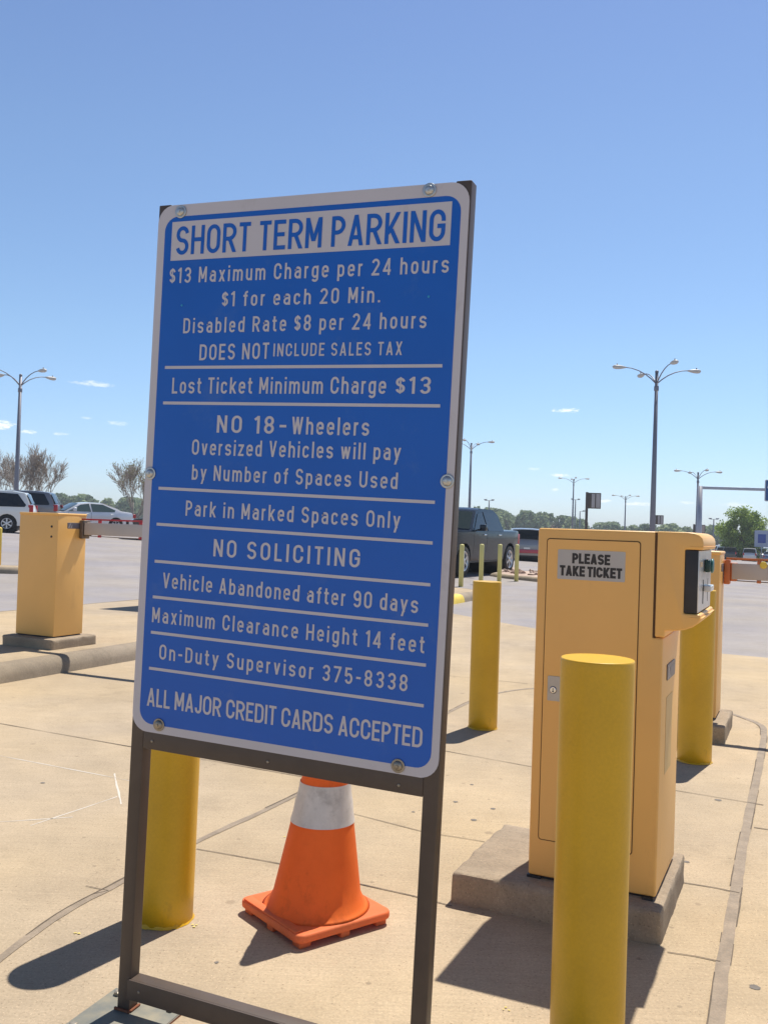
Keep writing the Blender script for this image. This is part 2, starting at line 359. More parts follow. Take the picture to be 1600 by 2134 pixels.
seam_l = smooth_pts([(-1.21,2.80),(-1.20,3.07),(-1.125,3.43),(-1.0,3.745),(-.795,4.247),(-.43,5.003),(.05,6.15),(.52,7.319),(.80,7.95),(1.14,8.45),(1.50,8.70),(2.0,8.62),(2.6,8.15),(2.93,7.75)])
seam_r = smooth_pts([(2.93,7.75),(2.99,7.35),(2.86,6.95),(2.52,6.17),(2.174,5.398),(1.80,4.57),(1.467,3.807),(1.24,3.29),(1.038,2.816),(.75,2.15)])
m = MB(); strip(m, seam_l, .032, .0022, .3, .035); strip(m, seam_r, .046, .0022, .16, .035); struct(m.build('sealant_seam', SEAL))
m = MB()
for ox in (.023, -.023): strip(m, seam_r, .0045, .0036, .8, .03, .45, ox)
strip(m, seam_l, .006, .0036, .9, .03, .55, .015)
for pts, wd in ([((-3.2,6.80),(-2.609,6.505),(-1.567,5.973),(-.35,5.36)), .009], [((-.1,6.42),(.443,6.137),(.942,5.809),(1.717,5.364),(2.12,5.13)), .009],
    [((-.776,4.154),(-.4,4.013),(-.057,3.817),(.163,3.708),(.31,3.62)), .008], [((-.418,4.96),(.245,4.485),(.519,4.376)), .006],
    [((1.29,3.95),(1.42,3.90),(1.503,3.85)), .007], [((1.037,3.285),(1.12,3.262),(1.2,3.225)), .007], [((1.909,4.728),(2.6,4.40),(4.0,3.7)), .009],
    [((-1.07,3.62),(-1.02,3.66),(-1.12,3.70)), .006], [((3.05,7.2),(4.6,6.5)), .009], [((1.42,8.95),(-.3,9.7),(-1.6,10.3)), .010], [((1.35,3.0),(1.9,2.75)), .008]):
    strip(m, pts, wd*.75, .003, .6, .04)
struct(m.build('pavement_joint', CRACK))
m = MB()
for pts, wd in ([((-2.6,5.79),(-2.255,5.643),(-1.84,5.44),(-1.435,5.24),(-1.30,5.17)), .008], [((-1.476,5.336),(-1.38,5.05),(-1.284,4.769)), .012],
    [((-1.25,4.95),(-1.338,4.898),(-1.47,4.64),(-1.598,4.394)), .010], [((-2.1,4.35),(-1.76,4.434),(-1.537,4.508),(-1.45,4.54)), .007]):
    strip(m, pts, wd*.85, .0010, .9, .03, .95)
struct(m.build('chalk_marking', CHALK))
# faint flattened gum spots and grit
m = MB()
for (x, y, rr) in ((.19,3.27,.022),(.62,4.9,.014),(.50,4.7,.016),(.3,5.2,.013),(.55,5.35,.011),(.2,4.8,.010),(1.25,3.05,.020),(1.32,4.55,.013),(1.42,4.9,.012),(.43,5.0,.014),(.34,5.5,.012),(-1.55,3.9,.012),(-1.8,5.1,.013),(1.10,4.6,.016),(1.40,4.2,.013),(1.9,5.2,.02),(-.5,3.1,.008)):
    n = 14; o = len(m.v)
    for k in range(n):
        a = 2*math.pi*k/n; q = rr*rnd.uniform(.75, 1.15); m.v.append((x+q*math.cos(a), y+q*math.sin(a), .0015))
    m.f.append([o+k for k in range(n)]); m.mi.append(0); m.sm.append(False)
struct(m.build('pavement_spot', mat('gum', (0.17, .15, .13), .9, var=.2, scale=30)))
m = MB()
for (x, y) in ((-1.02,3.27),(.42,2.86),(-.63,3.37),(-.40,4.35)):
    for k in range(3):
        a = rnd.uniform(0, 6.28); q = .008*rnd.uniform(.5, 1); o = len(m.v); x2 = x+rnd.uniform(-.012, .012); y2 = y+rnd.uniform(-.012, .012)
        for j in range(5): m.v.append((x2+q*math.cos(a+j*1.256)*rnd.uniform(.5, 1.1), y2+q*math.sin(a+j*1.256)*rnd.uniform(.5, 1.1), .0025+.0004*k))
        m.f.append([o+j for j in range(5)]); m.mi.append(0); m.sm.append(False)
struct(m.build('paint_fleck', mat('fleck', (.62, .50, .14), .8)))

# raised islands with rolled kerb
def island(name, outline_uv, z0, top, kerb_w=.18, r_=.07, mt_top=None, local=False):
    pts = [Vector(UV(*q)) if not local else Vector(q) for q in outline_uv]; n = len(pts)
    def inset(d):
        res = []
        for i in range(n):
            a, b, c = pts[i-1], pts[i], pts[(i+1) % n]
            e1 = (b-a).normalized(); e2 = (c-b).normalized(); n1 = Vector((-e1.y, e1.x)); n2 = Vector((-e2.y, e2.x))
            q = n1+n2; q.normalize(); res.append(b+q*d/max(.35, q.dot(n1)))
        return res
    prof = [(0, z0-.1), (.012, z0+top*.35), (.03, top*.62+z0), (.055, top*.82+z0), (.09, top*.95+z0), (.13, top+z0), (kerb_w, top+z0+.002)]
    m = MB(); rings = [inset(d) for d, _ in prof]
    for (d, z), ring in zip(prof, rings): m.v += [(q.x, q.y, z) for q in ring]
    for i in range(len(prof)-1):
        for k in range(n):
            k2 = (k+1) % n; m.f.append((i*n+k, i*n+k2, (i+1)*n+k2, (i+1)*n+k)); m.mi.append(0); m.sm.append(True)
    kerb = struct(m.build(name+'_kerb', KERB))
    m = MB(); ring = inset(kerb_w+.008); m.v = [(q.x, q.y, top+z0+.001) for q in ring]; m.f = [list(range(n))]; m.mi = [0]; m.sm = [False]
    t = struct(m.build(name+'_top', mt_top or CONC))
    return pts
def rounded(u0, u1, v0, v1, rad, n=8):
    o = []
    for cx, cy, a0 in ((u1-rad, v0+rad, -90), (u1-rad, v1-rad, 0), (u0+rad, v1-rad, 90), (u0+rad, v0+rad, 180)):
        for k in range(n+1): a = R(a0+90*k/n); o.append((cx+rad*math.cos(a), cy+rad*math.sin(a)))
    return o
island('island', rounded(-9.97, -6.25, -4, 19.9, 1.2), 0, .15)
# island end, painted yellow
m = MB(); n = 12
prof = [(-.004, -.02), (.008, .055), (.026, .095), (.05, .126), (.086, .146), (.126, .154), (.20, .156)]
segp = [(-6.25-1.2+1.2*math.cos(R(a)), 18.7+1.2*math.sin(R(a))) for a in (-8, 0, 6)]
line = [(-6.25, 16.9), (-6.25, 17.2), (-6.25, 17.5), (-6.25, 17.75)]
for d, z in prof:
    for (u, v) in line: m.v.append((*UV(u-d, v), z))
k = len(line)
for i in range(len(prof)-1):
    for j in range(k-1): m.f.append((i*k+j, i*k+j+1, (i+1)*k+j+1, (i+1)*k+j)); m.mi.append(0); m.sm.append(True)
struct(m.build('kerb_yellow_paint', KERBYEL))
# second island end far left with a bollard
zt = terrain(-8.9, 22.4)
island('far_island', [(x, y) for x, y in [(-8.25+.5*math.cos(R(a))-.5, 22.4+.5*math.sin(R(a))) for a in range(-90, 91, 15)]+[(-16, 23.4), (-16, 22.1)]], zt-.02, .15, local=True)
# planting bed with stones
zb = terrain(5, 28)
bed_out = [(3.35,29.3),(3.7,28.3),(4.48,27.35),(5.6,26.6),(6.9,25.9),(7.7,26.2),(8.2,27.4),(7.6,30),(5.5,32),(3.9,31.2)]
island('planting_bed', bed_out, zb-.02, .16, local=True, mt_top=STONE)
m = MB()
for i in range(260):
    x = rnd.uniform(3.8, 7.4); y = rnd.uniform(27, 31.3)
    if y < 29.6-1.9*(x-3.6)*.6 and x < 5.2: continue
    q = rnd.uniform(.07, .17)
    vs = [Vector((rnd.gauss(0, 1), rnd.gauss(0, 1), rnd.gauss(0, 1))).normalized()*q*rnd.uniform(.7, 1.1) for _ in range(9)]
    bm = bmesh.new(); [bm.verts.new(v) for v in vs]; bmesh.ops.convex_hull(bm, input=bm.verts); bm.verts.index_update()
    used = [v for v in bm.verts if v.link_faces]; idx = {v: j for j, v in enumerate(used)}
    m.add([(v.co.x+x, v.co.y+y, v.co.z*.7+zb+.16) for v in used], [[idx[v] for v in f.verts] for f in bm.faces]); bm.free()
o = m.build('rock_mulch', STONE); o['kind'] = 'stuff'; tag(o, 'pinkish rocks covering the kerbed planting bed behind the thin posts', 'rocks')

# ------------------------------------------------------------------ stroke lettering (monoline highway style)
def arc(cx, cy, rx, ry, a0, a1, n=10): return [(cx+rx*math.cos(R(a0+(a1-a0)*i/n)), cy+ry*math.sin(R(a0+(a1-a0)*i/n))) for i in range(n+1)]
def glyph(ch, s):
    """returns width and strokes in units of cap height 100; ('d', ...) strokes are cut level at their ends"""
    h = s/2; L = h; B = h; T = 100-h; X = 74-h; D = -25+h; S = []
    def st(pts, k='p'): S.append((k, pts))
    def geom(W): return W-h, W/2, W/2-h
    if ch == ' ': return 30, []
    if ch == '.': return s*1.1, [('p', [(s*.55, 0), (s*.55, s)], ), ]
    if ch == '-': return 30, [('p', [(0, 44), (30, 44)])]
    low = ch.islower()
    W = {'M':62,'W':74,'I':s,'J':44,'L':42,'E':46,'T':46,'A':56,'V':54,'X':52,'1':26,'$':46,'S':53,'i':s,'l':s,'m':74,'w':66,'f':32,'t':32,'r':29,'4':52,'v':46,'x':46,'y':48,'z':42,'K':53,'P':51}.get(ch, (55 if ch.isupper() else 52) if not low else 47)
    W = W+(s-14)*(.9 if ch not in 'Il i'.replace(' ', '') else 0)
    R_, Cx, rx = geom(W); ry = min(rx*1.15, 26)
    def stad(B_, T_, r2=None): 
        q = min(r2 or ry, (T_-B_)/2); a = arc(Cx, T_-q, rx, q, 0, 180)+arc(Cx, B_+q, rx, q, 180, 360); return a+[a[0]]
    def bowl(B_, T_, xl):      # right-hand bowl from a left stem
        q = (T_-B_)/2; xr = min(q, (R_-xl)*.62); return [(xl, T_), (R_-xr, T_)]+arc(R_-xr, T_-q, xr, q, 90, -90)[1:-1]+[(R_-xr, B_), (xl, B_)]
    if ch == 'A': st([(h*1.05, 0), (Cx, 100)], 'd'); st([(W-h*1.05, 0), (Cx, 100)], 'd'); st([(L+9, 27), (R_-9, 27)])
    elif ch == 'C': st(([(R_, 63)] if s < 20 else [])+arc(Cx, T-ry, rx, ry, 0, 180)+arc(Cx, B+ry, rx, ry, 180, 360)+([(R_, 37)] if s < 20 else []))
    elif ch == 'G': st([(R_, 63)]+arc(Cx, T-ry, rx, ry, 0, 180)+arc(Cx, B+ry, rx, ry, 180, 360)+[(R_, 48), (Cx, 48)])
    elif ch == 'D':
        q = min(22, rx*1.2); st([(L, 0), (L, 100)]); st([(L, T), (R_-q, T)]+arc(R_-q, T-q, q, q, 90, 0)+arc(R_-q, B+q, q, q, 0, -90)+[(L, B)])
    elif ch == 'E': st([(L, 0), (L, 100)]); st([(L, T), (W, T)]); st([(L, 51), (W-4, 51)]); st([(L, B), (W, B)])
    elif ch == 'H': st([(L, 0), (L, 100)]); st([(R_, 0), (R_, 100)]); st([(L, 51), (R_, 51)])
    elif ch in 'Il': st([(h, 0), (h, 100)])
    elif ch == 'J': st([(R_, 100), (R_, B+ry)]+arc(Cx, B+ry, rx, ry, 0, -180)[1:]+[(L, B+ry+6)])
    elif ch in 'Kk':
        top = 100 if ch == 'K' else 74; st([(L, 0), (L, 100)]); st([(L+2, 30 if ch == 'K' else 24), (R_, top)], 'd'); st([(L+(R_-L)*.38, 48 if ch == 'K' else 40), (R_+1, 0)], 'd')
    elif ch == 'L': st([(L, 0), (L, 100)]); st([(L, B), (W, B)])
    elif ch == 'M': st([(L, 0), (L, 100)]); st([(R_, 0), (R_, 100)]); st([(L, 100), (Cx, 22)], 'd'); st([(R_, 100), (Cx, 22)], 'd')
    elif ch == 'N': st([(L, 0), (L, 100)]); st([(R_, 0), (R_, 100)]); st([(L, 100), (R_, 0)], 'd')
    elif ch in 'O0': st(stad(B, T))
    elif ch == 'P': st([(L, 0), (L, 100)]); st(bowl(46, T, L))
    elif ch == 'R': st([(L, 0), (L, 100)]); st(bowl(47, T, L)); st([(Cx, 47), (R_+1, 0)], 'd')
    elif ch in 'S$':
        q = (T-B)/4; st([(R_, T-q*.85)]+arc(Cx, T-q, rx, q, 12, 180)+arc(Cx, T-q, rx, q, 180, 250, 5)[1:]+[(Cx, 50)]+arc(Cx, B+q, rx, q, 70, -0, 5)+arc(Cx, B+q, rx, q, 0, -168)[1:])
        if ch == '$': S.insert(0, ('n', [(Cx, -7), (Cx, 107)]))
    elif ch == 'T': st([(0, T), (W, T)]); st([(Cx, 0), (Cx, 100)])
    elif ch == 'U': st([(L, 100), (L, B+ry)]+arc(Cx, B+ry, rx, ry, 180, 360)[1:]+[(R_, 100)])
    elif ch in 'Vv': top = 100 if ch == 'V' else 74; st([(L, top), (Cx, 0)], 'd'); st([(R_, top), (Cx, 0)], 'd')
    elif ch in 'Ww':
        top = 100 if ch == 'W' else 74
        for a, b in ((L, W*.29), (Cx, W*.29), (Cx, W*.71), (R_, W*.71)): st([(a, top), (b, 0)], 'd')
    elif ch in 'Xx': top = 100 if ch == 'X' else 74; st([(L, 0), (R_, top)], 'd'); st([(L, top), (R_, 0)], 'd')
    elif ch == 'a':
        st([(L+1, X-9)]+arc(Cx, X-rx*.95, rx, rx*.95, 160, 0, 8)+[(R_, 0)]); st([(R_, 43), (Cx, 43)]+arc(Cx, (43+B)/2, rx, (43-B)/2, 90, 270, 8)[1:]+[(Cx+3, B), (R_, B+10)])
    elif ch == 'b': st([(L, 0), (L, 100)]); st(stad(B, X))
    elif ch == 'c': st([(R_, X-ry*.75)]+arc(Cx, X-ry*.9, rx, ry*.9, 10, 180)+arc(Cx, B+ry*.9, rx, ry*.9, 180, 350))
    elif ch == 'd': st([(R_, 0), (R_, 100)]); st(stad(B, X))
    elif ch == 'e': st([(L, 38), (R_, 38)]+arc(Cx, X-ry*.9, rx, ry*.9, 0, 180)+arc(Cx, B+ry*.9, rx, ry*.9, 180, 335))
    elif ch == 'f': st([(W, T)]+arc(L+9+12, T-12, 12, 12, 90, 180)+[(L+9, 0)]); st([(0, X), (W-1, X)])
    elif ch == 'g': st(stad(B, X)); st([(R_, 74), (R_, D+ry*.8)]+arc(Cx, D+ry*.8, rx, ry*.8, 0, -160)[1:])
    elif ch == 'h': st([(L, 0), (L, 100)]); st([(L, X-ry)]+arc(Cx, X-ry, rx, ry, 180, 0)[1:]+[(R_, 0)])
    elif ch == 'i': st([(h, 0), (h, 74)]); st([(h, 100-s), (h, 100)])
    elif ch == 'm':
        st([(L, 0), (L, 74)]); q = (R_-L)/4
        for k in (0, 1): st([(L+2*q*k, X-q*1.2)]+arc(L+q+2*q*k, X-q*1.2, q, q*1.2, 180, 0)[1:]+[(L+2*q*(k+1), 0)])
    elif ch == 'n': st([(L, 0), (L, 74)]); st([(L, X-ry)]+arc(Cx, X-ry, rx, ry, 180, 0)[1:]+[(R_, 0)])
    elif ch == 'o': st(stad(B, X))
    elif ch == 'p': st([(L, -25), (L, 74)]); st(stad(B, X))
    elif ch == 'r': st([(L, 0), (L, 74)]); st([(L, X-16)]+arc(L+15, X-16, 15, 16, 180, 70)[1:])
    elif ch == 's':
        q = (X-B)/4; st([(R_, X-q*.9)]+arc(Cx, X-q, rx, q, 15, 180)+arc(Cx, X-q, rx, q, 180, 250, 5)[1:]+[(Cx, (X+B)/2)]+arc(Cx, B+q, rx, q, 70, 0, 5)+arc(Cx, B+q, rx, q, 0, -165)[1:])
    elif ch == 't': st([(L+7, 96), (L+7, B+12)]+arc(L+7+11, B+12, 11, 12, 180, 270)[1:]+[(W, B)]); st([(0, X), (W, X)])
    elif ch == 'u': st([(L, 74), (L, B+ry)]+arc(Cx, B+ry, rx, ry, 180, 360)[1:]); st([(R_, 0), (R_, 74)])
    elif ch == 'y': st([(L, 74), (Cx+1, 2)], 'd'); st([(R_, 74), (L+6, -25)], 'd')
    elif ch == 'z': st([(0, X), (W, X)]); st([(0, B), (W, B)]); st([(L, B), (R_, X)], 'd')
    elif ch == '1': st([(R_, 0), (R_, 100)]); st([(0, 78), (R_, T+1)], 'n')
    elif ch == '2': st([(L, T-ry*.8)]+arc(Cx, T-ry, rx, ry, 165, 0)+arc(Cx, T-ry, rx, ry, 0, -35, 4)[1:]+[(L+2, B)]); st([(0, B), (W, B)])
    elif ch == '3':
        q = (T-B)/4; st([(L, T-q*.8)]+arc(Cx, T-q, rx, q, 165, -90)+[(Cx-7, 50)]); st([(Cx-7, 50.01)]+arc(Cx, B+q, rx, q, 90, -165))
    elif ch == '4': st([(R_-6, 0), (R_-6, 100)]); st([(L, 26), (R_-6, 100)], 'd'); st([(0, 26), (W, 26)])
    elif ch == '5': q = 30-h/2; st([(R_, T), (L+2, T), (L, 52)]+arc(Cx, B+q, rx, q, 140, -160, 14))
    elif ch == '7': st([(0, T), (W, T)]); st([(R_, T), (L+9, 0)], 'd')
    elif ch == '8': q = (T-B)/4; st([(a, b) for a, b in arc(Cx, T-q, rx*.92, q, -90, 270, 20)]); st([(a, b) for a, b in arc(Cx, B+q, rx, q, 90, 450, 20)])
    elif ch == '9': st(arc(Cx, T-24, rx, 24-0, 0, 360, 18)); st([(R_, T-24), (R_, B+ry)]+arc(Cx, B+ry, rx, ry, 0, -160)[1:])
    elif ch == '6': st(arc(Cx, B+24, rx, 24, 0, 360, 18)); st([(L, B+24), (L, T-ry)]+arc(Cx, T-ry, rx, ry, 180, 20)[1:])
    else: st([(L, 0), (R_, 0), (R_, 100), (L, 100), (L, 0)])
    return W, S
def lettering(mb, text, x0, z0, x1, z1, cap, y, s=14, gap=15, asp=.97, out=None):
    """lays text between two ends of its baseline on the local x-z plane at depth y"""
    G = [(ch, glyph(ch, s*(.8 if ch == '$' else 1))) for ch in text]
    sw_ = sum(g[0] for ch, g in G if ch != ' '); ng = len(text)-1-2*text.count(' '); ns = text.count(' ')
    kz = cap/100; kx = kz*asp; L_ = (x1-x0)/kx
    # letter gap g, word space 2.0 g + 14: solve so that the line fills its measured length
    g = (L_-sw_-14*ns)/max(1e-6, ng+2.0*ns) if (ng+ns) > 0 else 0
    gmin = gap*.62
    if g < gmin: g = gmin; kx = (x1-x0)/(sw_+14*ns+g*(ng+2*ns))
    if g > 24: g = 24; kx = (x1-x0)/(sw_+14*ns+g*(ng+2*ns)) if ng+ns > 0 else (x1-x0)/sw_
    if ng+ns == 0: kx = (x1-x0)/sw_
    runs = []; cur = 0; sl_ = (z1-z0)/(x1-x0); layer = 0
    for i, (ch, (W, S)) in enumerate(G):
        if ch == ' ': cur += 14+2*g-g; runs.append((None, None)); continue
        if ch == '$': S = [(k, [(a, 7+b*.86) for a, b in q]) for k, q in S]
        runs.append((cur, S)); cur += W+g
    for off, S in runs:
        if off is None:
            if out is not None: mb = MB(); out.append(mb)
            continue
        for si, (kind, pts) in enumerate(S):
            ex = y-.00012*(si+1); sw = s*.55 if kind == 'n' and len(pts) == 2 and pts[0][0] == pts[1][0] else s
            P = [Vector(q) for q in pts]
            if kind == 'd':
                (ax, az_), (bx, bz) = P; d = (P[1]-P[0]); hw = sw/2/max(.3, abs(d.y)/d.length)
                quad = [(ax-hw, az_), (ax+hw, az_), (bx+hw, bz), (bx-hw, bz)]; rings = [quad]
                left = None
            else:
                Lf, Rt = [], []
                clo = (P[0]-P[-1]).length < .01
                for i, q in enumerate(P):
                    if clo: a = P[i-1] if i > 0 else P[-2]; b = P[i+1] if i < len(P)-1 else P[1]
                    else: a = P[max(0, i-1)]; b = P[min(len(P)-1, i+1)]
                    e1 = (q-a); e2 = (b-q)
                    e1 = e1.normalized() if e1.length > 1e-6 else e2.normalized(); e2 = e2.normalized() if e2.length > 1e-6 else e1
                    n1 = Vector((-e1.y, e1.x)); n2 = Vector((-e2.y, e2.x)); nn = n1+n2
                    nn = nn.normalized() if nn.length > 1e-3 else n1
                    mlen = sw/2/max(.5, nn.dot(n1)); Lf.append(q+nn*mlen); Rt.append(q-nn*mlen)
                rings = [[Rt[i], Rt[i+1], Lf[i+1], Lf[i]] for i in range(len(P)-1)]
            for quad in rings:
                o = len(mb.v)
                for q in quad:
                    ux = (off+q[0])*kx; mb.v.append((x0+ux, ex, z0+ux*sl_+q[1]*kz))
                mb.f.append([o, o+1, o+2, o+3]); mb.mi.append(0); mb.sm.append(False)

# ------------------------------------------------------------------ the big sign
def rrect(x0, z0, x1, z1, rad, n=7):
    o = []
    for cx, cz, a0 in ((x1-rad, z0+rad, -90), (x1-rad, z1-rad, 0), (x0+rad, z1-rad, 90), (x0+rad, z0+rad, 180)):
        for k in range(n+1): a = R(a0+90*k/n); o.append((cx+rad*math.cos(a), cz+rad*math.sin(a)))
    return o
TEXT = [('SHORT TERM PARKING',0.0658,1.3789,0.8805,1.3745,0.0820),
('$13 Maximum Charge per 24 hours',0.0498,1.2980,0.8955,1.2930,0.0442),('$1 for each 20 Min.',0.2293,1.2260,0.7109,1.2230,0.0420),
('Disabled Rate $8 per 24 hours',0.1049,1.1528,0.8431,1.1525,0.0432),('DOES NOT',0.1642,1.0750,0.3878,1.0775,0.0448),
('INCLUDE SALES TAX',0.4017,1.0839,0.7799,1.0838,0.0352),('Lost Ticket Minimum Charge',0.0777,0.9800,0.7410,0.9826,0.0456),
('$13',0.7686,0.9830,0.8641,0.9833,0.0440),('NO 18-Wheelers',0,0,0,0,0),('Oversized Vehicles will pay',0.1559,0.8060,0.7927,0.8100,0.0440),
('by Number of Spaces Used',0.1602,0.7350,0.7879,0.7351,0.0430),('Park in Marked Spaces Only',0.1458,0.6315,0.8013,0.6332,0.0435),
('NO SOLICITING',0.2448,0.5225,0.6935,0.5235,0.0486),('Vehicle Abandoned after 90 days',0.0813,0.4198,0.8627,0.4186,0.0440),
('Maximum Clearance Height 14 feet',0.0510,0.3180,0.8856,0.3182,0.0436),('On-Duty Supervisor 375-8338',0.0823,0.2140,0.8455,0.2149,0.0432),
('ALL MAJOR CREDIT CARDS ACCEPTED',0.0484,0.0755,0.8937,0.0762,0.0523)]
RULES = [1.0552,.9527,.706,.6018,.4946,.3911,.2886,.1843]
def make_sign(mtx, label, group):
    t = thing('parking_sign', label, 'sign', mtx=mtx, group=group)
    Z = .8364; Wd, Ht = .94, 1.524
    m = MB(); m.prism(rrect(0, Z, Wd, Z+Ht, .05), 0, .003, 'y'); pan = m.build('sign_panel', WHITE, t)
    m = MB(); pts = rrect(.0245, Z+.0235, .9195, Z+1.490, .042); m.v = [(x, -.0004, z) for x, z in pts]; m.f = [list(range(len(pts)))]; m.mi = [0]; m.sm = [False]
    m.build('blue_field', BLUE, pan)
    m = MB(); m.v = [(x, -.0009, Z+z) for x, z in ((.049, 1.3632), (.895, 1.3632), (.895, 1.475), (.049, 1.475))]; m.f = [[0, 1, 2, 3]]; m.mi = [0]; m.sm = [False]
    m.build('header_band', WHITE, pan)
    for i, (tx, x0, z0, x1, z1, cap) in enumerate(TEXT):
        ws = []
        def put(q, y, s_):
            m = MB(); ws.append(m); lettering(m, q[0], q[1], Z+q[2], q[3], Z+q[4], q[5], y, s=s_, out=ws)
        if tx.startswith('NO 18'):
            for q in (('NO',0.2342,.8708,.3147,.8710,.0486),('18',0.3557,.8708,.4163,.8712,.0486),('-',0.4335,.8719,.4541,.8719,.0474),('Wheelers',0.4711,.8715,.6997,.8717,.0472)): put(q, -.0009, 14)
        else: put((tx, x0, z0, x1, z1, cap), -.0014 if i == 0 else -.0009, 13.5 if i else 14)
        for m in ws: m.build('lettering', BLUE if i == 0 else WHITE, pan, fix=False)
    for z in RULES:
        m = MB(); m.v = [(.0495, -.0009, Z+z-.0042), (.8925, -.0009, Z+z-.0042), (.8925, -.0009, Z+z+.0042), (.0495, -.0009, Z+z+.0042)]; m.f = [[0, 1, 2, 3]]; m.mi = [0]; m.sm = [False]
        m.build('rule_line', WHITE, pan)
    rot = Matrix.Rotation(R(90), 4, 'X')
    for x, z in ((.0959, 1.2335), (.8452, 1.2339)):
        m = MB(); m.lathe([(.0035, .0005), (.003, .0022), (.0012, .003)], 12, mtx=Matrix.Translation((x, 0, Z+z)) @ rot); m.build('rivet', mat('rivet_blue', (.03, .33, .62), .4), t)
    for i, (x, z) in enumerate(((.0761, 1.503), (.832, 1.508), (.0183, .7475), (.9228, .7613), (.0941, .0262), (.8317, .0213))):
        m = MB(); L_ = Matrix.Translation((x, 0, Z+z)) @ rot
        m.lathe([(.013, .0028), (.0135, .004), (.010, .0085), (.004, .0098)], 16, mtx=L_); m.lathe([(.004, .0098), (.0038, .0125)], 6, mtx=L_, smooth=False)
        b = m.build('bolt', BRASSY if i > 3 else ZINC, t)
        m = MB(); m.lathe([(.0185, .0016), (.0185, .003), (.0165, .0034)], 24, mtx=L_); m.build('washer', ZINC if i < 4 else BRASSY, b)
    for x0 in (-.003, .901):
        m = MB(); m.box((x0, .0035, 0), (x0+.042, .0475, Z+Ht+.004)); m.build('post', BROWN, t, bevel=.003)
    m = MB(); m.box((.0395, .0035, Z-.050), (.9005, .0085, Z-.001)); m.box((.0395, .0087, Z-.006), (.9005, .045, Z-.001)); m.build('crossbar', BROWN, t, bevel=.001)
    m = MB(); m.box((.034, -.0035, .055), (.907, .0030, .112)); m.box((.04, .0032, .1065), (.9005, .045, .112)); m.build('lower_bar', BROWN, t, bevel=.001)
    m = MB(); m.box((.0395, .0035, Z+Ht-.045), (.9005, .0085, Z+Ht)); m.build('top_bar', BROWN, t, bevel=.001)
    for x, z in ((.075, .085), (.07, Z-.026), (.45, Z-.028), (.835, Z-.03)):
        m = MB(); m.lathe([(.0042, 0), (.0040, .0016), (.002, .0024)], 10, mtx=Matrix.Translation((x, .0034 if z > .2 else -.0036, z)) @ rot); m.build('rivet', BRASSY, t)
    for x0 in (-.08, .80):
        m = MB(); m.box((x0, -.16, .002), (x0+.25, .10, .014), 0); m.box((x0-.002, -.162, .0015), (x0+.252, .102, .0115), 1)
        pl = m.build('base_plate', [PLATE, RUST], t, bevel=.0015)
        for (a, b) in ((x0+.03, -.13), (x0+.22, -.13), (x0+.03, .07), (x0+.22, .07)):
            m = MB(); m.lathe([(.013, .0145), (.013, .024), (.008, .026)], 6, mtx=Matrix.Translation((a, b, 0)), smooth=False); m.build('anchor_nut', BRASSY, pl)
        m = MB(); xx = x0+.077
        m.box((xx-.006, -.004, .0145), (xx+.048, .0033, .022)); m.box((xx+.0425, .0035, .0145), (xx+.050, .05, .021)); m.build('weld', RUST, pl, bevel=.002)
    return t
yaw, ls_, lb_ = -.382, .0277, -.0122
u_ = Vector((math.cos(yaw), math.sin(yaw), 0)); n_ = Vector((math.sin(yaw), -math.cos(yaw), 0)); w_ = Vector((0, 0, 1))
u2 = u_*math.cos(ls_)-w_*math.sin(ls_); w2 = w_*math.cos(ls_)+u_*math.sin(ls_); w3 = w2*math.cos(lb_)-n_*math.sin(lb_); yb = w3.cross(u2)
o_ = Vector((-.7135, 2.7397, .8361))-w3*.8364
SM = Matrix((u2, yb, w3)).transposed().to_4x4(); SM.translation = o_
sign = make_sign(SM, 'big blue short term parking rate sign on brown frame in the foreground', 'short term parking rate signs')
sign2 = copy_tree(sign)
SM2 = SM.copy(); SM2.translation = Vector((-3.42, 14.32, .15)); sign2.matrix_world = SM2
sign2['label'] = 'second rate sign standing on the raised left island, hidden behind the big blue sign'

# ------------------------------------------------------------------ bollards
def bollard(x, y, z, hgt, rad, mt, label, group, dome=False, lean=(0, 0), cap_mat=None):
    prof = [(rad, -.02), (rad*1.002, .1), (rad, hgt*.5), (rad, hgt-.03), (rad, hgt-.006), (rad*.99, hgt-.001), (rad*.975, hgt)] if not dome else [(rad, -.02), (rad, hgt-.04), (rad*.93, hgt-.02), (rad*.7, hgt-.006), (rad*.35, hgt)]
    m = MB(); m.lathe(prof, 48 if not dome else 20)
    if not dome:
        bumps = []
        for k in range(48):
            a = 2*math.pi*k/48; q = rad*(1.02+.07*rnd.random()); bumps.append((q*math.cos(a), q*math.sin(a), .002))
        o = len(m.v); m.v += bumps+[(rad*math.cos(2*math.pi*k/48)*.99, rad*math.sin(2*math.pi*k/48)*.99, .008+.01*rnd.random()) for k in range(48)]
        for k in range(48): m.f.append((o+k, o+(k+1) % 48, o+48+(k+1) % 48, o+48+k)); m.mi.append(0); m.sm.append(True)
    ob = m.build('bollard' if not dome else 'slim_bollard', mt); ob.location = (x, y, z); ob.rotation_euler = (lean[0], lean[1], 0)
    return tag(ob, label, 'bollard', group)
bollard(-.752, 3.43, 0, 1.08, .1045, YEL, 'thick yellow bollard directly behind the big blue sign, half hidden by its left post', 'thick yellow bollards', lean=(0, .009))
bollard(.775, 6.89, 0, 1.075, .1045, YEL, 'thick yellow bollard standing alone between the blue sign and the ticket machine', 'thick yellow bollards')
bollard(.628, 2.70, 0, 1.092, .1045, YEL, 'nearest thick yellow bollard in front of the ticket machine', 'thick yellow bollards')
bollard(2.06, 6.09, 0, 1.11, .1075, YEL, 'thick yellow bollard behind the ticket machine, beside the second barrier cabinet', 'thick yellow bollards')
g = 'slim pale yellow bollards'
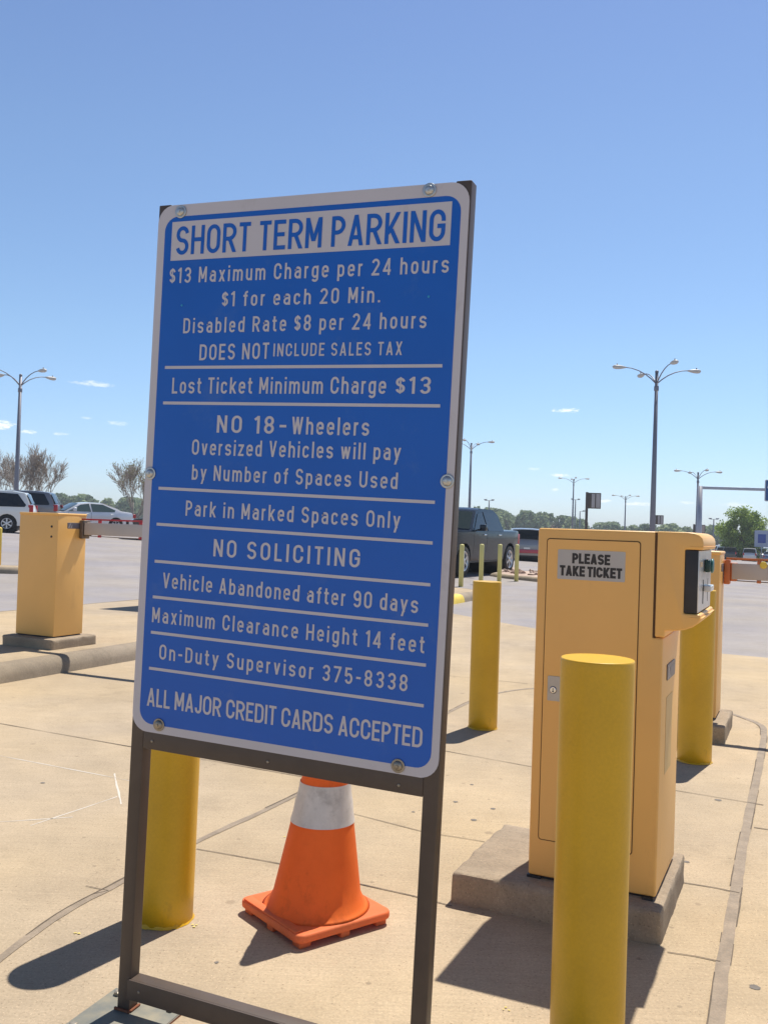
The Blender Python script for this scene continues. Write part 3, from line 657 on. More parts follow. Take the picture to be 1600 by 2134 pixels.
for x, y, lab in ((1.98, 23.45, 'slim pale yellow post nearest the big blue sign, in front of the truck wheel'), (2.62, 24.8, 'slim pale yellow post in front of the truck doors, second from the blue sign'),
                  (3.24, 25.9, 'slim pale yellow post in front of the truck rear wheel, third from the blue sign'), (3.87, 27.0, 'slim pale yellow post nearest the ticket machine, beside the rock bed')):
    bollard(x, y, terrain(x, y)-.02, 1.08, .06, PALEYEL, lab, g, dome=True)
bollard(-9.31, 22.75, zt+.1, .95, .06, KERBYEL, 'slim yellow post cut off by the left edge of the photo', g, dome=True)

# ------------------------------------------------------------------ traffic cone
cone = thing('traffic_cone', 'orange traffic cone with white reflective collar under the big blue sign', 'traffic cone', (-.205, 3.475, 0), R(-52))
m = MB(); hb = .205
pts = rrect(-hb, -hb, hb, hb, .035)
m.prism(pts, .022, .052, 'z')
bs = m.build('base', ORANGE2, cone, bevel=.009, bseg=3)
for sx in (-1, 1):
    for sy in (-1, 1): m = MB(); m.prism([(sx*hb*.80+a*.024, sy*hb*.80+b*.024) for a, b in ((-1, -1), (1, -1), (1, 1), (-1, 1))], 0, .024, 'z'); m.build('foot', ORANGE2, cone, bevel=.005)
for k in range(4): m = MB(); m.box((-.02, -hb*.95, .0), (.02, -hb*.8, .024), mtx=Matrix.Rotation(k*math.pi/2, 4, 'Z')); m.build('foot', ORANGE2, cone, bevel=.005)
m = MB(); m.box((-hb+.03, -hb+.004, .0525), (hb-.03, -hb+.040, .0585)); m.build('base_rib', ORANGE2, cone, bevel=.003)
SH = Matrix.Identity(4); lx = Vector((.045, 0, 0)); lx.rotate(Matrix.Rotation(R(52), 3, 'Z')); SH[0][2] = lx.x; SH[1][2] = lx.y
def cr(z): return .0+(.170-.150*(z-.05)/.86)
m = MB(); prof = [(.198, .0525), (.186, .058), (.176, .072), (cr(.10), .10)]+[(cr(z), z) for z in (.16, .24, .32, .40, .56, .70, .80, .90)]+[(.018, .912), (.004, .915)]
m.lathe(prof, 56, mtx=SH); m.build('cone_body', ORANGE, cone)
m = MB(); m.lathe([(cr(z)+.0022+(0.001*math.sin(z*90)), z) for z in (.362, .395, .43, .465, .50, .506)], 56, mtx=SH, cap=False)
m.build('reflective_collar', COLLAR, cone)
m = MB(); m.lathe([(cr(z)+.0022, z) for z in (.64, .68, .72, .74)], 56, mtx=SH, cap=False); m.build('upper_reflective_collar', COLLAR, cone)

# ------------------------------------------------------------------ concrete plinths (chipped blocks)
def plinth(x0, x1, y0, y1, ht, origin, rz, label, chip=.012, seed=1, hole=None):
    rr = random.Random(seed); bm = bmesh.new()
    from mathutils import noise
    z0_ = -.03; X = (x1-x0)/2; Y = (y1-y0)/2; Zh = (ht-z0_)/2; cen = Vector(((x0+x1)/2, (y0+y1)/2, (ht+z0_)/2)); st = .016
    def face(ax, sg):
        dims = [X, Y, Zh]; u, v = [i for i in range(3) if i != ax]; nu = max(3, int(2*dims[u]/st)); nv = max(3, int(2*dims[v]/st)); g = []
        for i in range(nu+1):
            row = []
            for j in range(nv+1):
                q = [0, 0, 0]; q[ax] = sg*dims[ax]; q[u] = -dims[u]+2*dims[u]*i/nu; q[v] = -dims[v]+2*dims[v]*j/nv; row.append(bm.verts.new(q))
            g.append(row)
        for i in range(nu):
            for j in range(nv): bm.faces.new((g[i][j], g[i+1][j], g[i+1][j+1], g[i][j+1]))
    for ax in range(3):
        for sg in (-1, 1): face(ax, sg)
    bmesh.ops.remove_doubles(bm, verts=bm.verts, dist=.0008)
    for v in bm.verts:
        p_ = v.co.copy(); nz = max(0, noise.noise(p_*7+Vector((seed*3.1, 0, 0)))); rad_ = .014+nz*chip*2.2
        inner = Vector([max(-d+rad_, min(d-rad_, c_)) for d, c_ in zip((X, Y, Zh), p_)]); dlt = p_-inner
        if dlt.length > rad_: p_ = inner+dlt.normalized()*rad_
        q = p_+Vector((seed*9, 0, 0))
        p_ += (dlt.normalized() if dlt.length > 1e-5 else Vector((0, 0, 1)))*(noise.noise(q*24)*.0022+noise.noise(q*6)*.004)
        v.co = p_+cen
    me = bpy.data.meshes.new('concrete_plinth'); bmesh.ops.recalc_face_normals(bm, faces=bm.faces); bm.to_mesh(me); bm.free()
    for pl in me.polygons: pl.use_smooth = True
    me.set_sharp_from_angle(angle=R(50)); me.materials.append(PLINTH)
    o = bpy.data.objects.new('concrete_plinth', me); C.objects.link(o); o.location = origin; o.rotation_euler = (0, 0, rz)
    return tag(o, label, 'plinth', 'concrete plinths')
MO = (.599, 3.627)
plinth(-.28, .512, -.095, .60, .12, (*MO, 0), -A, 'chipped concrete plinth under the ticket machine', .02, 3)

# ------------------------------------------------------------------ ticket machine
tm = thing('ticket_machine', 'tan parking ticket dispenser with please take ticket sticker', 'ticket machine', (*MO, .12), -A)
Hc = 1.346; WC = .478; DC = .505
def Zt(z): return z-.12
m = MB()
m.prism([(0, .012), (WC, .012), (WC, Zt(1.076)), (.4435, Zt(1.076)), (.4435, Hc), (0, Hc)], 0, DC, 'y'); m.build('cabinet', BOX, tm, bevel=.009)
m = MB(); m.box((.012, .014, -.002), (WC-.012, DC-.012, .013)); m.box((.43, -.012, -.003), (.47, .02, .0115)); m.box((-.004, .0, -.003), (.05, .03, .0115)); m.build('base_gasket', BLACK, tm)
# door: gap (dark) and leaf
m = MB(); m.prism(rrect(.036, Zt(.272), .390, Zt(1.428), .012, 4), -.0016, .0, 'y'); m.build('door_gap', mat('gap', (.10, .05, .02), .9), tm, fix=True)
m = MB(); m.prism(rrect(.0392, Zt(.2755), .3868, Zt(1.4245), .010, 4), -.0034, -.0018, 'y'); door = m.build('door', BOX, tm, bevel=.0006, bseg=1)
m = MB(); m.prism(rrect(.056, Zt(.806), .106, Zt(.901), .004, 3), -.0052, -.0036, 'y'); lk = m.build('lock_plate', LOCKM, door, bevel=.0008, bseg=1)
rot = Matrix.Rotation(R(90), 4, 'X')
m = MB(); L_ = Matrix.Translation((.0785, -.0053, Zt(.848))) @ rot; m.lathe([(.0125, 0), (.0125, .0022), (.0105, .003)], 24, mtx=L_); m.build('lock_cylinder', CHROME, lk)
m = MB(); m.lathe([(.014, 0), (.014, .0012)], 24, mtx=L_); m.build('lock_ring', INK, lk)
m = MB(); m.box((.0772, -.0092, Zt(.842)), (.0798, -.0084, Zt(.855))); m.box((.0755, -.0092, Zt(.840)), (.0815, -.0084, Zt(.8445))); m.build('keyhole', INK, lk)
m = MB(); m.prism(rrect(.081, Zt(1.2735), .3355, Zt(1.3865), .004, 3), -.0044, -.0036, 'y'); stk = m.build('sticker', STICK, door)
ws = [MB(), MB()]; m = ws[0]; lettering(m, 'PLEASE', .1365, Zt(1.3350), .2800, Zt(1.3335), .0395, -.0046, s=24, gap=6, asp=1.12); lettering(ws[1], 'TAKE TICKET', .0900, Zt(1.2870), .3250, Zt(1.2850), .0395, -.0046, s=24, gap=6, asp=1.12, out=ws)
for m in ws: m.build('lettering', INK, stk, fix=False)
# overhanging head
prof = [(.4465, Zt(1.079)), (.4835, Zt(1.079)), (.4835, Zt(1.104)), (.520, Zt(1.106)), (.552, Zt(1.112)), (.580, Zt(1.124)), (.598, Zt(1.138)), (.606, Zt(1.150)), (.606, Zt(1.171)), (.5465, Zt(1.171)),
        (.5465, Zt(1.404)), (.609, Zt(1.404)), (.610, Zt(1.430)), (.606, Zt(1.446)), (.595, Zt(1.458)), (.578, Zt(1.465)), (.555, Zt(1.467)), (.4465, Zt(1.467))]
m = MB(); m.prism(prof, -.001, .47, 'y'); head = m.build('head', BOX, tm, bevel=.007, bseg=3, angle=48)
m = MB(); m.box((.440, .001, Zt(1.075)), (.450, DC-.004, Zt(1.4635))); m.build('head_gap', MATS['gap'], tm)
for z0 in (1.4135, 1.1560):
    m = MB(); m.box((.565, -.0022, Zt(z0)), (.6125, .466, Zt(z0)+.003)); m.build('trim_line', BOX, head, bevel=.001, bseg=1)
m = MB(); m.box((.5462, .004, Zt(1.1735)), (.592, .462, Zt(1.402))); fp = m.build('faceplate_housing', BLACK, tm, bevel=.002)
m = MB(); m.box((.5922, .006, Zt(1.1755)), (.5952, .46, Zt(1.4005))); face = m.build('faceplate', STEEL, tm, bevel=.001, bseg=1)
m = MB(); m.box((.5954, .20, Zt(1.318)), (.616, .30, Zt(1.366))); bt = m.build('ticket_button', GREEN, face, bevel=.006)
m = MB(); m.lathe([(.028, 0), (.028, .006), (.02, .009)], 20, mtx=Matrix.Translation((.6162, .25, Zt(1.342))) @ Matrix.Rotation(R(90), 4, 'Y')); m.build('button_cap', mat('button_teal', (.05, .16, .15), .3), bt)
m = MB(); m.box((.5954, .19, Zt(1.245)), (.622, .31, Zt(1.268))); m.build('ticket_chute', mat('clear_plastic', (.75, .74, .7), .15), face, bevel=.004)
m = MB(); m.box((.5954, .05, Zt(1.34)), (.5962, .13, Zt(1.36))); m.build('instruction_label', mat('tan_label', (.62, .46, .26), .5), face)
for yy in (.16, .18, .34): 
    m = MB(); m.box((.5954, yy, Zt(1.20)), (.5960, yy+.006, Zt(1.29))); m.build('slot', INK, face)
# maker's plate on the right flank: grey bar with a slanted chevron mark, text too small to read
def maker_plate(parent, x, y0, y1, z0, z1, face_axis='x'):
    def mt(): return MB()
    m = mt(); m.prism(rrect(y0, z0, y1, z1, (z1-z0)*.12, 3), x, x+.004, 'x'); pl = m.build('maker_plate', mat('plate_grey', (.20, .185, .20), .45, metal=.3, var=.1), parent, bevel=.0008, bseg=1)
    wd = y1-y0; hh = z1-z0
    m = mt(); m.prism([(y0+wd*.04, z0+hh*.1), (y0+wd*.13, z0+hh*.1), (y0+wd*.25, z0+hh*.88), (y0+wd*.16, z0+hh*.88)], x+.0042, x+.0047, 'x')
    m.prism([(y0+wd*.2, z0+hh*.1), (y0+wd*.31, z0+hh*.1), (y0+wd*.31, z0+hh*.7)], x+.0042, x+.0047, 'x'); m.build('mark', mat('plate_light', (.42, .40, .42), .4, metal=.3), pl)
    m = mt(); m.prism(rrect(y0+wd*.37, z0+hh*.22, y1-wd*.06, z1-hh*.24, hh*.06, 2), x+.0042, x+.0047, 'x'); m.build('name_panel', mat('plate_blue', (.13, .125, .16), .4), pl)
    return pl
maker_plate(tm, WC+.0005, .12, .33, Zt(.905), Zt(.965))
m = MB(); m.prism([(.13, Zt(.55)), (.30, Zt(.55)), (.30, Zt(.84)), (.13, Zt(.84))], WC+.0004, WC+.0012, 'x'); m.build('faded_sticker', mat('faded_sticker', (.66, .45, .19), .6, var=.06, scale=14), tm)

# ------------------------------------------------------------------ barrier gates
def gate(origin, label, arm_len, armtip_label=None, hub=HUB, rail=RED):
    t = thing('barrier_gate', label, 'barrier gate', origin, -A, 'parking barrier gates')
    W_, D_, H_ = .5, .40, 1.22
    m = MB(); m.box((-W_, 0, .012), (0, D_, H_-.012)); m.build('cabinet', BOX, t, bevel=.006)
    m = MB(); m.box((-W_-.006, -.006, H_-.014), (.006, D_+.006, H_+.010)); m.build('lid', BOX, t, bevel=.010)
    m = MB(); m.box((-W_+.015, .015, -.002), (-.015, D_-.015, .013)); m.build('base_gasket', BLACK, t)
    maker_plate(t, .0005, .13, .33, H_-.142, H_-.082)
    for z in (.125, .225):
        m = MB(); m.lathe([(.011, 0), (.011, .004), (.006, .006)], 14, mtx=Matrix.Translation((-.075, -.0005, H_-z)) @ rot); m.build('screw', INK, t)
    yb0 = D_-.075
    m = MB(); m.box((.006, yb0-.03, H_-.24), (.05, yb0+.075, H_-.055)); m.box((.0505, yb0-.018, H_-.215), (.10, yb0+.05, H_-.075)); hb_ = m.build('arm_hub', hub, t, bevel=.008)
    m = MB(); m.box((.062, yb0-.0225, H_-.200), (arm_len, yb0-.0015-.001, H_-.078)); arm = m.build('barrier_arm', ARMW, t, bevel=.004)
    m = MB(); m.box((.02, yb0-.020, H_-.052), (arm_len, yb0-.006, H_-.036)); m.build('arm_rail', rail, arm, bevel=.002)
    for x in (.24, .75, 1.35, 2.0, 2.7):
        if x > arm_len: break
        for za, zb_ in ((H_-.078, H_-.0525), (H_-.222, H_-.2005)): m = MB(); m.box((x, yb0-.0245, za), (x+.03, yb0-.0035, zb_)); m.build('rail_clip', rail, arm, bevel=.002)
    m = MB(); m.tube([(.1, yb0-.012, H_-.21), (.6, yb0-.012, H_-.2165), (1.2, yb0-.012, H_-.214), (arm_len, yb0-.012, H_-.21)], .004, 6); m.build('arm_cable', HUB, arm)
    return t, yb0, H_
g1, yb0, H_ = gate((-3.20, 9.21, .25), 'tan barrier gate cabinet with lowered arm on the raised left island', 3.2)
plinth(-.565, .10, -.115, .50, .10, (-3.20, 9.21, .15), -A, 'low concrete plinth under the barrier cabinet on the left island', .012, 7)
g2, yb0, H_ = gate((2.471, 6.867, .12), 'tan barrier gate cabinet behind the ticket machine with its arm reaching right', 3.4, hub=REDOR, rail=REDOR)
m = MB(); m.lathe([(.027, 0), (.027, .008), (.02, .012)], 20, mtx=Matrix.Translation((.285, yb0-.0235, H_-.083)) @ rot); m.build('reflector', KERBYEL, g2)
plinth(-.57, .085, -.255, .49, .12, (2.471, 6.867, 0), -A, 'concrete plinth under the barrier cabinet behind the ticket machine', .012, 11)

# ------------------------------------------------------------------ vehicles
def rng(poly, x):   # top outline height at x
    for (a, b), (c, d) in zip(poly[:-1], poly[1:]):
        if min(a, c)-1e-6 <= x <= max(a, c)+1e-6 and abs(a-c) > 1e-6: return b+(d-b)*(x-a)/(c-a)
    return poly[-1][1]
KINDS = {
 'sedan': dict(top=[(2.44,.28),(2.47,.5),(2.42,.66),(2.2,.76),(1.25,.93),(.42,1.36),(-.05,1.42),(-.75,1.40),(-1.70,1.04),(-2.3,.98),(-2.44,.84),(-2.46,.5),(-2.42,.28)], wx=(1.45,-1.38), wr=.325, hw=.90, belt=.95, roofk=.72, roof=1.42, z0=.22,
   side=[[(1.02,.97),(.36,1.31),(-.05,1.365),(-.10,.97)],[(-.17,.97),(-.13,1.365),(-.74,1.345),(-1.35,1.08),(-1.30,.99)]], ws=(1.22,.95,.47,1.34), rw=(-1.62,1.07,-.82,1.375), hl=(2.33,.64), tl=(-2.42,.80)),
 'suv': dict(top=[(2.38,.32),(2.42,.62),(2.36,.85),(2.15,.98),(1.25,1.10),(.55,1.68),(.05,1.76),(-1.4,1.76),(-1.95,1.70),(-2.28,1.12),(-2.36,.9),(-2.38,.5),(-2.34,.32)], wx=(1.42,-1.38), wr=.36, hw=.93, belt=1.08, roofk=.80, roof=1.76, z0=.28,
   side=[[(1.02,1.11),(.48,1.60),(.05,1.68),(.02,1.11)],[(-.05,1.11),(-.02,1.68),(-.92,1.68),(-.95,1.11)],[(-1.03,1.11),(-1.0,1.68),(-1.72,1.64),(-2.0,1.16),(-1.95,1.11)]], ws=(1.22,1.12,.60,1.64), rw=(-2.24,1.17,-1.99,1.64), hl=(2.3,.82), tl=(-2.31,1.02)),
 'van': dict(top=[(2.5,.3),(2.56,.62),(2.46,.82),(2.3,.92),(1.6,1.10),(.75,1.66),(.2,1.75),(-1.6,1.74),(-2.15,1.66),(-2.44,1.12),(-2.52,.9),(-2.54,.5),(-2.5,.3)], wx=(1.55,-1.47), wr=.34, hw=.96, belt=1.04, roofk=.80, roof=1.75, z0=.24,
   side=[[(1.36,1.07),(.68,1.58),(.25,1.66),(.22,1.07)],[(.14,1.07),(.17,1.66),(-.92,1.66),(-.95,1.07)],[(-1.03,1.07),(-1.0,1.66),(-1.85,1.62),(-2.2,1.16),(-2.15,1.08)]], ws=(1.56,1.12,.82,1.62), rw=(-2.40,1.2,-2.18,1.6), hl=(2.38,.78), tl=(-2.44,1.05)),
 'pickup': dict(top=[(2.9,.5),(2.96,.8),(2.93,1.05),(2.75,1.18),(1.50,1.28),(.80,1.84),(.35,1.93),(-.70,1.91),(-.98,1.78),(-1.18,1.30),(-2.88,1.32),(-2.94,1.2),(-2.95,.62),(-2.9,.5)], wx=(1.95,-1.75), wr=.42, hw=.98, belt=1.26, roofk=.78, roof=1.93, z0=.42,
   side=[[(1.30,1.29),(.72,1.76),(.34,1.84),(.28,1.29)],[(.19,1.29),(.24,1.84),(-.66,1.82),(-.86,1.72),(-.98,1.29)]], ws=(1.46,1.30,.86,1.79), rw=(-1.14,1.40,-1.01,1.72), hl=(2.86,1.0), tl=(-2.9,1.1)),
}
def make_car(name, kind, mt, label, loc, rz, group, detail=True, lower=None, flare=None, glass2=None):
    K = KINDS[kind]; t = thing(name, label, 'pickup truck' if kind == 'pickup' else 'van' if kind == 'van' else 'car', loc, rz, group)
    hw, belt, roof, z0 = K['hw'], K['belt'], K['roof'], K['z0']; top = K['top']; xmax = top[1][0]; xmin = min(q[0] for q in top)
    def width(x, z):
        q = 1.0
        if z > belt: q -= (1-K['roofk'])*(z-belt)/(roof-belt)
        elif z < belt-.25: q -= .10*((belt-.25-z)/(belt-.25))**1.5
        e = 1.0; d = min(xmax-x, x-xmin)
        if d < .9: e = 1-.13*((.9-d)/.9)**2
        return hw*q*e
    # side outline with wheel arches
    out = list(top); low = []
    xs_ = sorted(K['wx'])
    for wx in xs_:
        ra = K['wr']*1.17
        a0 = math.asin(max(-1, min(1, (z0-K['wr'])/ra)))
        low += [(wx+ra*math.cos(a), K['wr']+ra*math.sin(a)) for a in [math.pi-a0-(math.pi-2*a0)*k/10 for k in range(11)]]
    poly = out+low
    bm = bmesh.new(); vs = [bm.verts.new((x, 1, z)) for x, z in poly]; f = bm.faces.new(vs)
    r_ = bmesh.ops.extrude_face_region(bm, geom=[f]); bmesh.ops.translate(bm, verts=[v for v in r_['geom'] if isinstance(v, bmesh.types.BMVert)], vec=(0, -2, 0))
    for co, no in [((0, 0, belt), (0, 0, 1)), ((0, 0, belt-.25), (0, 0, 1)), ((0, 0, z0+.12), (0, 0, 1))]+[((q, 0, 0), (1, 0, 0)) for q in (xmax-.25, xmax-.5, xmax-.9, .3, -.6, xmin+.9, xmin+.5, xmin+.25)]+[((0, q, 0), (0, 1, 0)) for q in (.8, .4, -.4, -.8)]:
        bmesh.ops.bisect_plane(bm, geom=bm.verts[:]+bm.edges[:]+bm.faces[:], plane_co=co, plane_no=no)
    for v in bm.verts:
        x, y, z = v.co; wv = width(x, z); crown = 0
        e = (abs(y))**2.0
        sgn = 1 if x > 0 else -1; d = min(xmax-x, x-xmin)
        bow = .10*e*max(0, 1-d/.6) if z < belt+.1 else .05*e*max(0, 1-d/.6)
        v.co = (x-sgn*bow, y*wv, z-(.035*e if z > belt*.97 else 0))
    bmesh.ops.recalc_face_normals(bm, faces=bm.faces)
    ed = [e for e in bm.edges if len(e.link_faces) == 2 and e.calc_face_angle(0) > R(42)]
    if detail: bmesh.ops.bevel(bm, geom=ed, offset=.035, segments=2, affect='EDGES', clamp_overlap=True)
    me = bpy.data.meshes.new('body'); bm.to_mesh(me); bm.free(); me.materials.append(mt)
    for pl in me.polygons: pl.use_smooth = True
    me.set_sharp_from_angle(angle=R(45))
    body = bpy.data.objects.new('body', me); C.objects.link(body); body.parent = t
    def panel(nm, pts3, mtl, par, thick=None):
        m = MB(); m.v = [tuple(q) for q in pts3]; m.f = [list(range(len(pts3)))]; m.mi = [0]; m.sm = [False]; return m.build(nm, mtl, par)
    for sg in (1, -1):
        for poly in K['side']:
            bm = bmesh.new(); bm.faces.new([bm.verts.new((x, 1, z)) for x, z in poly])
            xs_p = [q[0] for q in poly]; zs_p = [q[1] for q in poly]
            for co, no in [((min(xs_p)+k*.16, 0, 0), (1, 0, 0)) for k in range(1, 12)]+[((0, 0, min(zs_p)+k*.14), (0, 0, 1)) for k in range(1, 6)]:
                bmesh.ops.bisect_plane(bm, geom=bm.verts[:]+bm.edges[:]+bm.faces[:], plane_co=co, plane_no=no)
            for v in bm.verts: v.co = (v.co.x, sg*(width(v.co.x, v.co.z)+.012), v.co.z-.03)
            me = bpy.data.meshes.new('side_window'); bm.to_mesh(me); bm.free(); me.materials.append(glass2 or GLASS)
            ow = bpy.data.objects.new('side_window', me); C.objects.link(ow); ow.parent = t
    for nm, key, gm in (('windscreen', 'ws', glass2 or GLASSLT), ('rear_window', 'rw', GLASS)):
        xa, za, xb, zb_ = K[key]; pts = []
        dx, dz = xb-xa, zb_-za; ln = math.hypot(dx, dz); nx_, nz_ = (dz/ln, -dx/ln); 
        if nz_ < 0: nx_, nz_ = -nx_, -nz_
        if (key == 'ws' and nx_ < 0) or (key == 'rw' and nx_ > 0): nx_ = -nx_
        m = MB(); cols = 9
        for j, (x, z) in enumerate(((xa, za), (xb, zb_))):
            for i in range(cols):
                y = -1+2*i/(cols-1); wv = width(x, z)-.07; zz = rng(top, x) if False else z
                m.v.append((x+nx_*.035-(.06*(y*y) if key == 'ws' else -.03*y*y)*.3, y*wv, z+nz_*.035-.03*y*y))
        for i in range(cols-1): m.f.append((i, i+1, cols+i+1, cols+i)); m.mi.append(0); m.sm.append(True)
        m.build(nm, gm, t)
    if True:
        for wx in K['wx']:
            for sg in (1, -1):
                m = MB(); mt_ = Matrix.Translation((wx, sg*(hw-.11), K['wr'])) @ Matrix.Rotation(R(-90*sg), 4, 'X'); q = K['wr']
                m.lathe([(q*.62, -.10), (q*.95, -.10), (q, -.07), (q, .07), (q*.95, .10), (q*.66, .10)], 28, mtx=mt_, cap=False); m.lathe([(q*.66, -.1), (q*.66, -.02)], 28, mtx=mt_)
                wh = m.build('wheel', TYRE, t)
                if detail:
                    m = MB(); m.lathe([(q*.66, .100), (q*.64, .108), (q*.58, .085), (q*.56, .06)], 28, mtx=mt_, cap=False)
                    for k in range(6):
                        a = k*math.pi/3
                        m.box((-.028, .05, .055), (.028, q*.6, .095), mtx=mt_ @ Matrix.Rotation(a, 4, 'Z'))
                    m.lathe([(.075, .05), (.075, .10), (.05, .11)], 16, mtx=mt_); m.build('rim', RIM, wh)
                    m = MB(); m.lathe([(q*.6, .03), (q*.6, .045)], 20, mtx=mt_); m.build('brake_disc', BLACK, wh)
        # dark wheel housings
        for wx in K['wx']:
            m = MB(); ra = K['wr']*1.16; m.lathe([(ra, -(hw-.16)), (ra, hw-.16)], 24, mtx=Matrix.Translation((wx, 0, K['wr'])) @ Matrix.Rotation(R(90), 4, 'X')); m.build('wheel_housing', BLACK, t)
    m = MB(); m.box((xmin+.3, -hw+.12, z0-.06), (xmax-.3, hw-.12, z0+.1)); m.build('underbody', BLACK, t)
    hx, hz = K['hl']; tx, tz = K['tl']
    for sg in (1, -1):
        wv = width(hx, hz)
        m = MB(); m.box((hx-.22, sg*wv-.22 if sg > 0 else -wv-.012, hz-.09), (hx+.055-.03, wv+.012 if sg > 0 else -wv+.22, hz+.08)); m.build('headlight', LAMPW, t, bevel=.02)
        wv = width(tx, tz); th = .22 if kind in ('suv', 'van', 'pickup') else .10
        m = MB(); m.box((tx-.035, sg*wv-.15 if sg > 0 else -wv-.010, tz-th), (tx+.16, wv+.010 if sg > 0 else -wv+.15, tz+.09)); m.build('tail_lamp', LAMPR, t, bevel=.015)
    if detail:
        zb2 = belt-.12; zc = z0+.22
        m = MB(); m.box((xmax-.16, -hw*.78, zc-.06), (xmax+.03, hw*.78, zc+.09)); m.build('front_bumper', lower or mt if kind != 'pickup' else CHROME, t, bevel=.03)
        m = MB(); m.box((xmin-.06, -hw*.84, zc-.06), (xmin+.14, hw*.84, zc+.13)); m.build('rear_bumper', lower or mt if kind != 'pickup' else CHROME, t, bevel=.03)
        m = MB(); m.box((xmax-.10, -hw*.5, hz-.12), (xmax+.012, hw*.5, hz+.08)); m.build('grille', BLACK, t, bevel=.02)
        m = MB(); m.box((xmin-.075, -.16, zc+.15), (xmin-.062, .16, zc+.24)); m.box((xmin-.064, -.1, zc+.17), (xmin+.05, .1, zc+.22)); m.build('licence_plate', LAMPW, t)
        mx_ = K['side'][0][0][0]-.22
        for sg in (1, -1):
            m = MB(); wv = width(mx_, belt); 
            m.box((mx_-.06, sg*wv if sg > 0 else -wv-.10, belt+.0), (mx_+.02, wv+.10 if sg > 0 else -wv, belt+.05)); m.box((mx_-.10, sg*(wv+.09) if sg > 0 else -(wv+.27), belt+.0), (mx_+.06, wv+.27 if sg > 0 else -(wv+.09), belt+.17)); mi = m.build('wing_mirror', mt, t, bevel=.025)
            for poly in K['side'][:2]:
                xh = min(q[0] for q in poly)+.10; wv = width(xh, belt-.1)
                m = MB(); m.box((xh, sg*wv-.005 if sg > 0 else -wv-.03, belt-.13), (xh+.19, wv+.03 if sg > 0 else -wv+.005, belt-.095)); m.build('door_handle', mt if kind != 'pickup' else CHROME, t, bevel=.01)
            # shut lines
            for poly in K['side'][:2]:
                xa = max(q[0] for q in poly)-.02 if poly is K['side'][0] else max(q[0] for q in poly)+.02
                m = MB(); 
                zz = [z0+.2+(belt-z0-.22)*k/6 for k in range(7)]
                for z in zz: m.v += [(xa-.006, sg*(width(xa, z)+.004), z), (xa+.006, sg*(width(xa, z)+.004), z)]
                for k in range(6): m.f.append((2*k, 2*k+1, 2*k+3, 2*k+2)); m.mi.append(0); m.sm.append(False)
                m.build('door_gap', INK, t)
        if lower:
            for sg in (1, -1):
                m = MB(); zz = [z0+.03, z0+.15, z0+.27]; xx = [q for q in [K['wx'][0]-K['wr']*1.25, .3, -.4, K['wx'][1]+K['wr']*1.25]]
                for z in zz: m.v += [(x, sg*(width(x, z)+.012), z) for x in xx]
                for j in range(2):
                    for i in range(3): m.f.append((j*4+i, j*4+i+1, j*4+4+i+1, j*4+4+i)); m.mi.append(0); m.sm.append(False)
                m.build('sill_trim', lower, t)
    return t
lot = 'vehicles parked in the lot'
P_WHITE = paint('paint_white', (.72, .72, .68)); P_SILV = paint('paint_silver', (.50, .50, .52), .5); P_GREY = paint('paint_grey', (.20, .19, .20), .4); P_BLK = paint('paint_black', (.012, .013, .018))
P_NAVY = mat('paint_dark_blue', (.006, .012, .022), .22, var=.02, scale=1, coat=.0, spec=.36); P_TAUPE = paint('paint_pewter', (.27, .26, .26), .4); P_MAROON = paint('paint_maroon', (.44, .025, .05)); P_PEARL = paint('paint_pearl', (.68, .68, .70), .2)
P_RED = paint('paint_red', (.32, .02, .025)); P_BLUE = paint('paint_blue', (.06, .10, .22), .3)
def on(x, y, dz=0): return (x, y, terrain(x, y)+dz-.006)
make_car('minivan', 'van', P_WHITE, 'white minivan cut by the left edge of the photo, red tail lamp visible', on(-17.35, 39.6), R(194), lot)
make_car('parked_suv', 'suv', P_GREY, 'grey sport utility with tinted windows behind the white minivan', on(-18.0, 45.0, .12), R(190), lot)
make_car('parked_sedan', 'sedan', P_PEARL, 'silver white four-door sedan parked behind the left barrier gate', on(-14.95, 46.5, .12), R(218), lot, glass2=mat('tinted_glass', (.05, .075, .075), .08, spec=.8))
make_car('parked_suv', 'suv', P_BLK, 'black car half hidden by the left edge of the big blue sign', on(-9.15, 42.5), R(196), lot)
truck = make_car('pickup_truck', 'pickup', P_NAVY, 'dark crew-cab pickup truck behind the slim yellow posts', on(2.42, 29.75, .02), R(243), lot); truck.scale = (1.07, 1.07, 1.08)
make_car('parked_suv', 'suv', P_TAUPE, 'pewter and maroon sport utility seen from behind, next to the pickup tail', on(7.75, 51.5), R(85), lot, lower=P_MAROON)
make_car('parked_sedan', 'sedan', P_SILV, 'silver car just showing beside the ticket machine top left corner', on(9.9, 54), R(75), lot)
# crowded far rows at the right
rc = random.Random(3)
cols = [('dark', P_BLK), ('white', P_WHITE), ('silver', P_SILV), ('blue', P_BLUE), ('red', P_RED), ('grey', P_GREY)]
protos = {}
far = []
slots = []
mixes = ['dark suv', 'silver suv', 'blue sedan', 'white suv', 'grey suv', 'silver van', 'white sedan', 'silver sedan', 'white van', 'red sedan', 'silver suv', 'white suv', 'dark sedan', 'silver suv', 'white van', 'blue suv', 'white sedan', 'silver van', 'white suv', 'grey sedan', 'silver suv', 'white van', 'silver sedan', 'white suv', 'dark suv', 'white van']
for y0_, x0_, n_ in ((127, 47.0, 3), (136, 49.3, 4), (147, 53.6, 4), (160, 57.6, 5), (176, 64.4, 5), (195, 70.6, 6)):
    for k in range(n_):
        cn, kd = mixes[len(slots) % len(mixes)].split(); slots.append((x0_+k*2.36, y0_-k*.9+rc.uniform(-.4, .4), kd, cn))
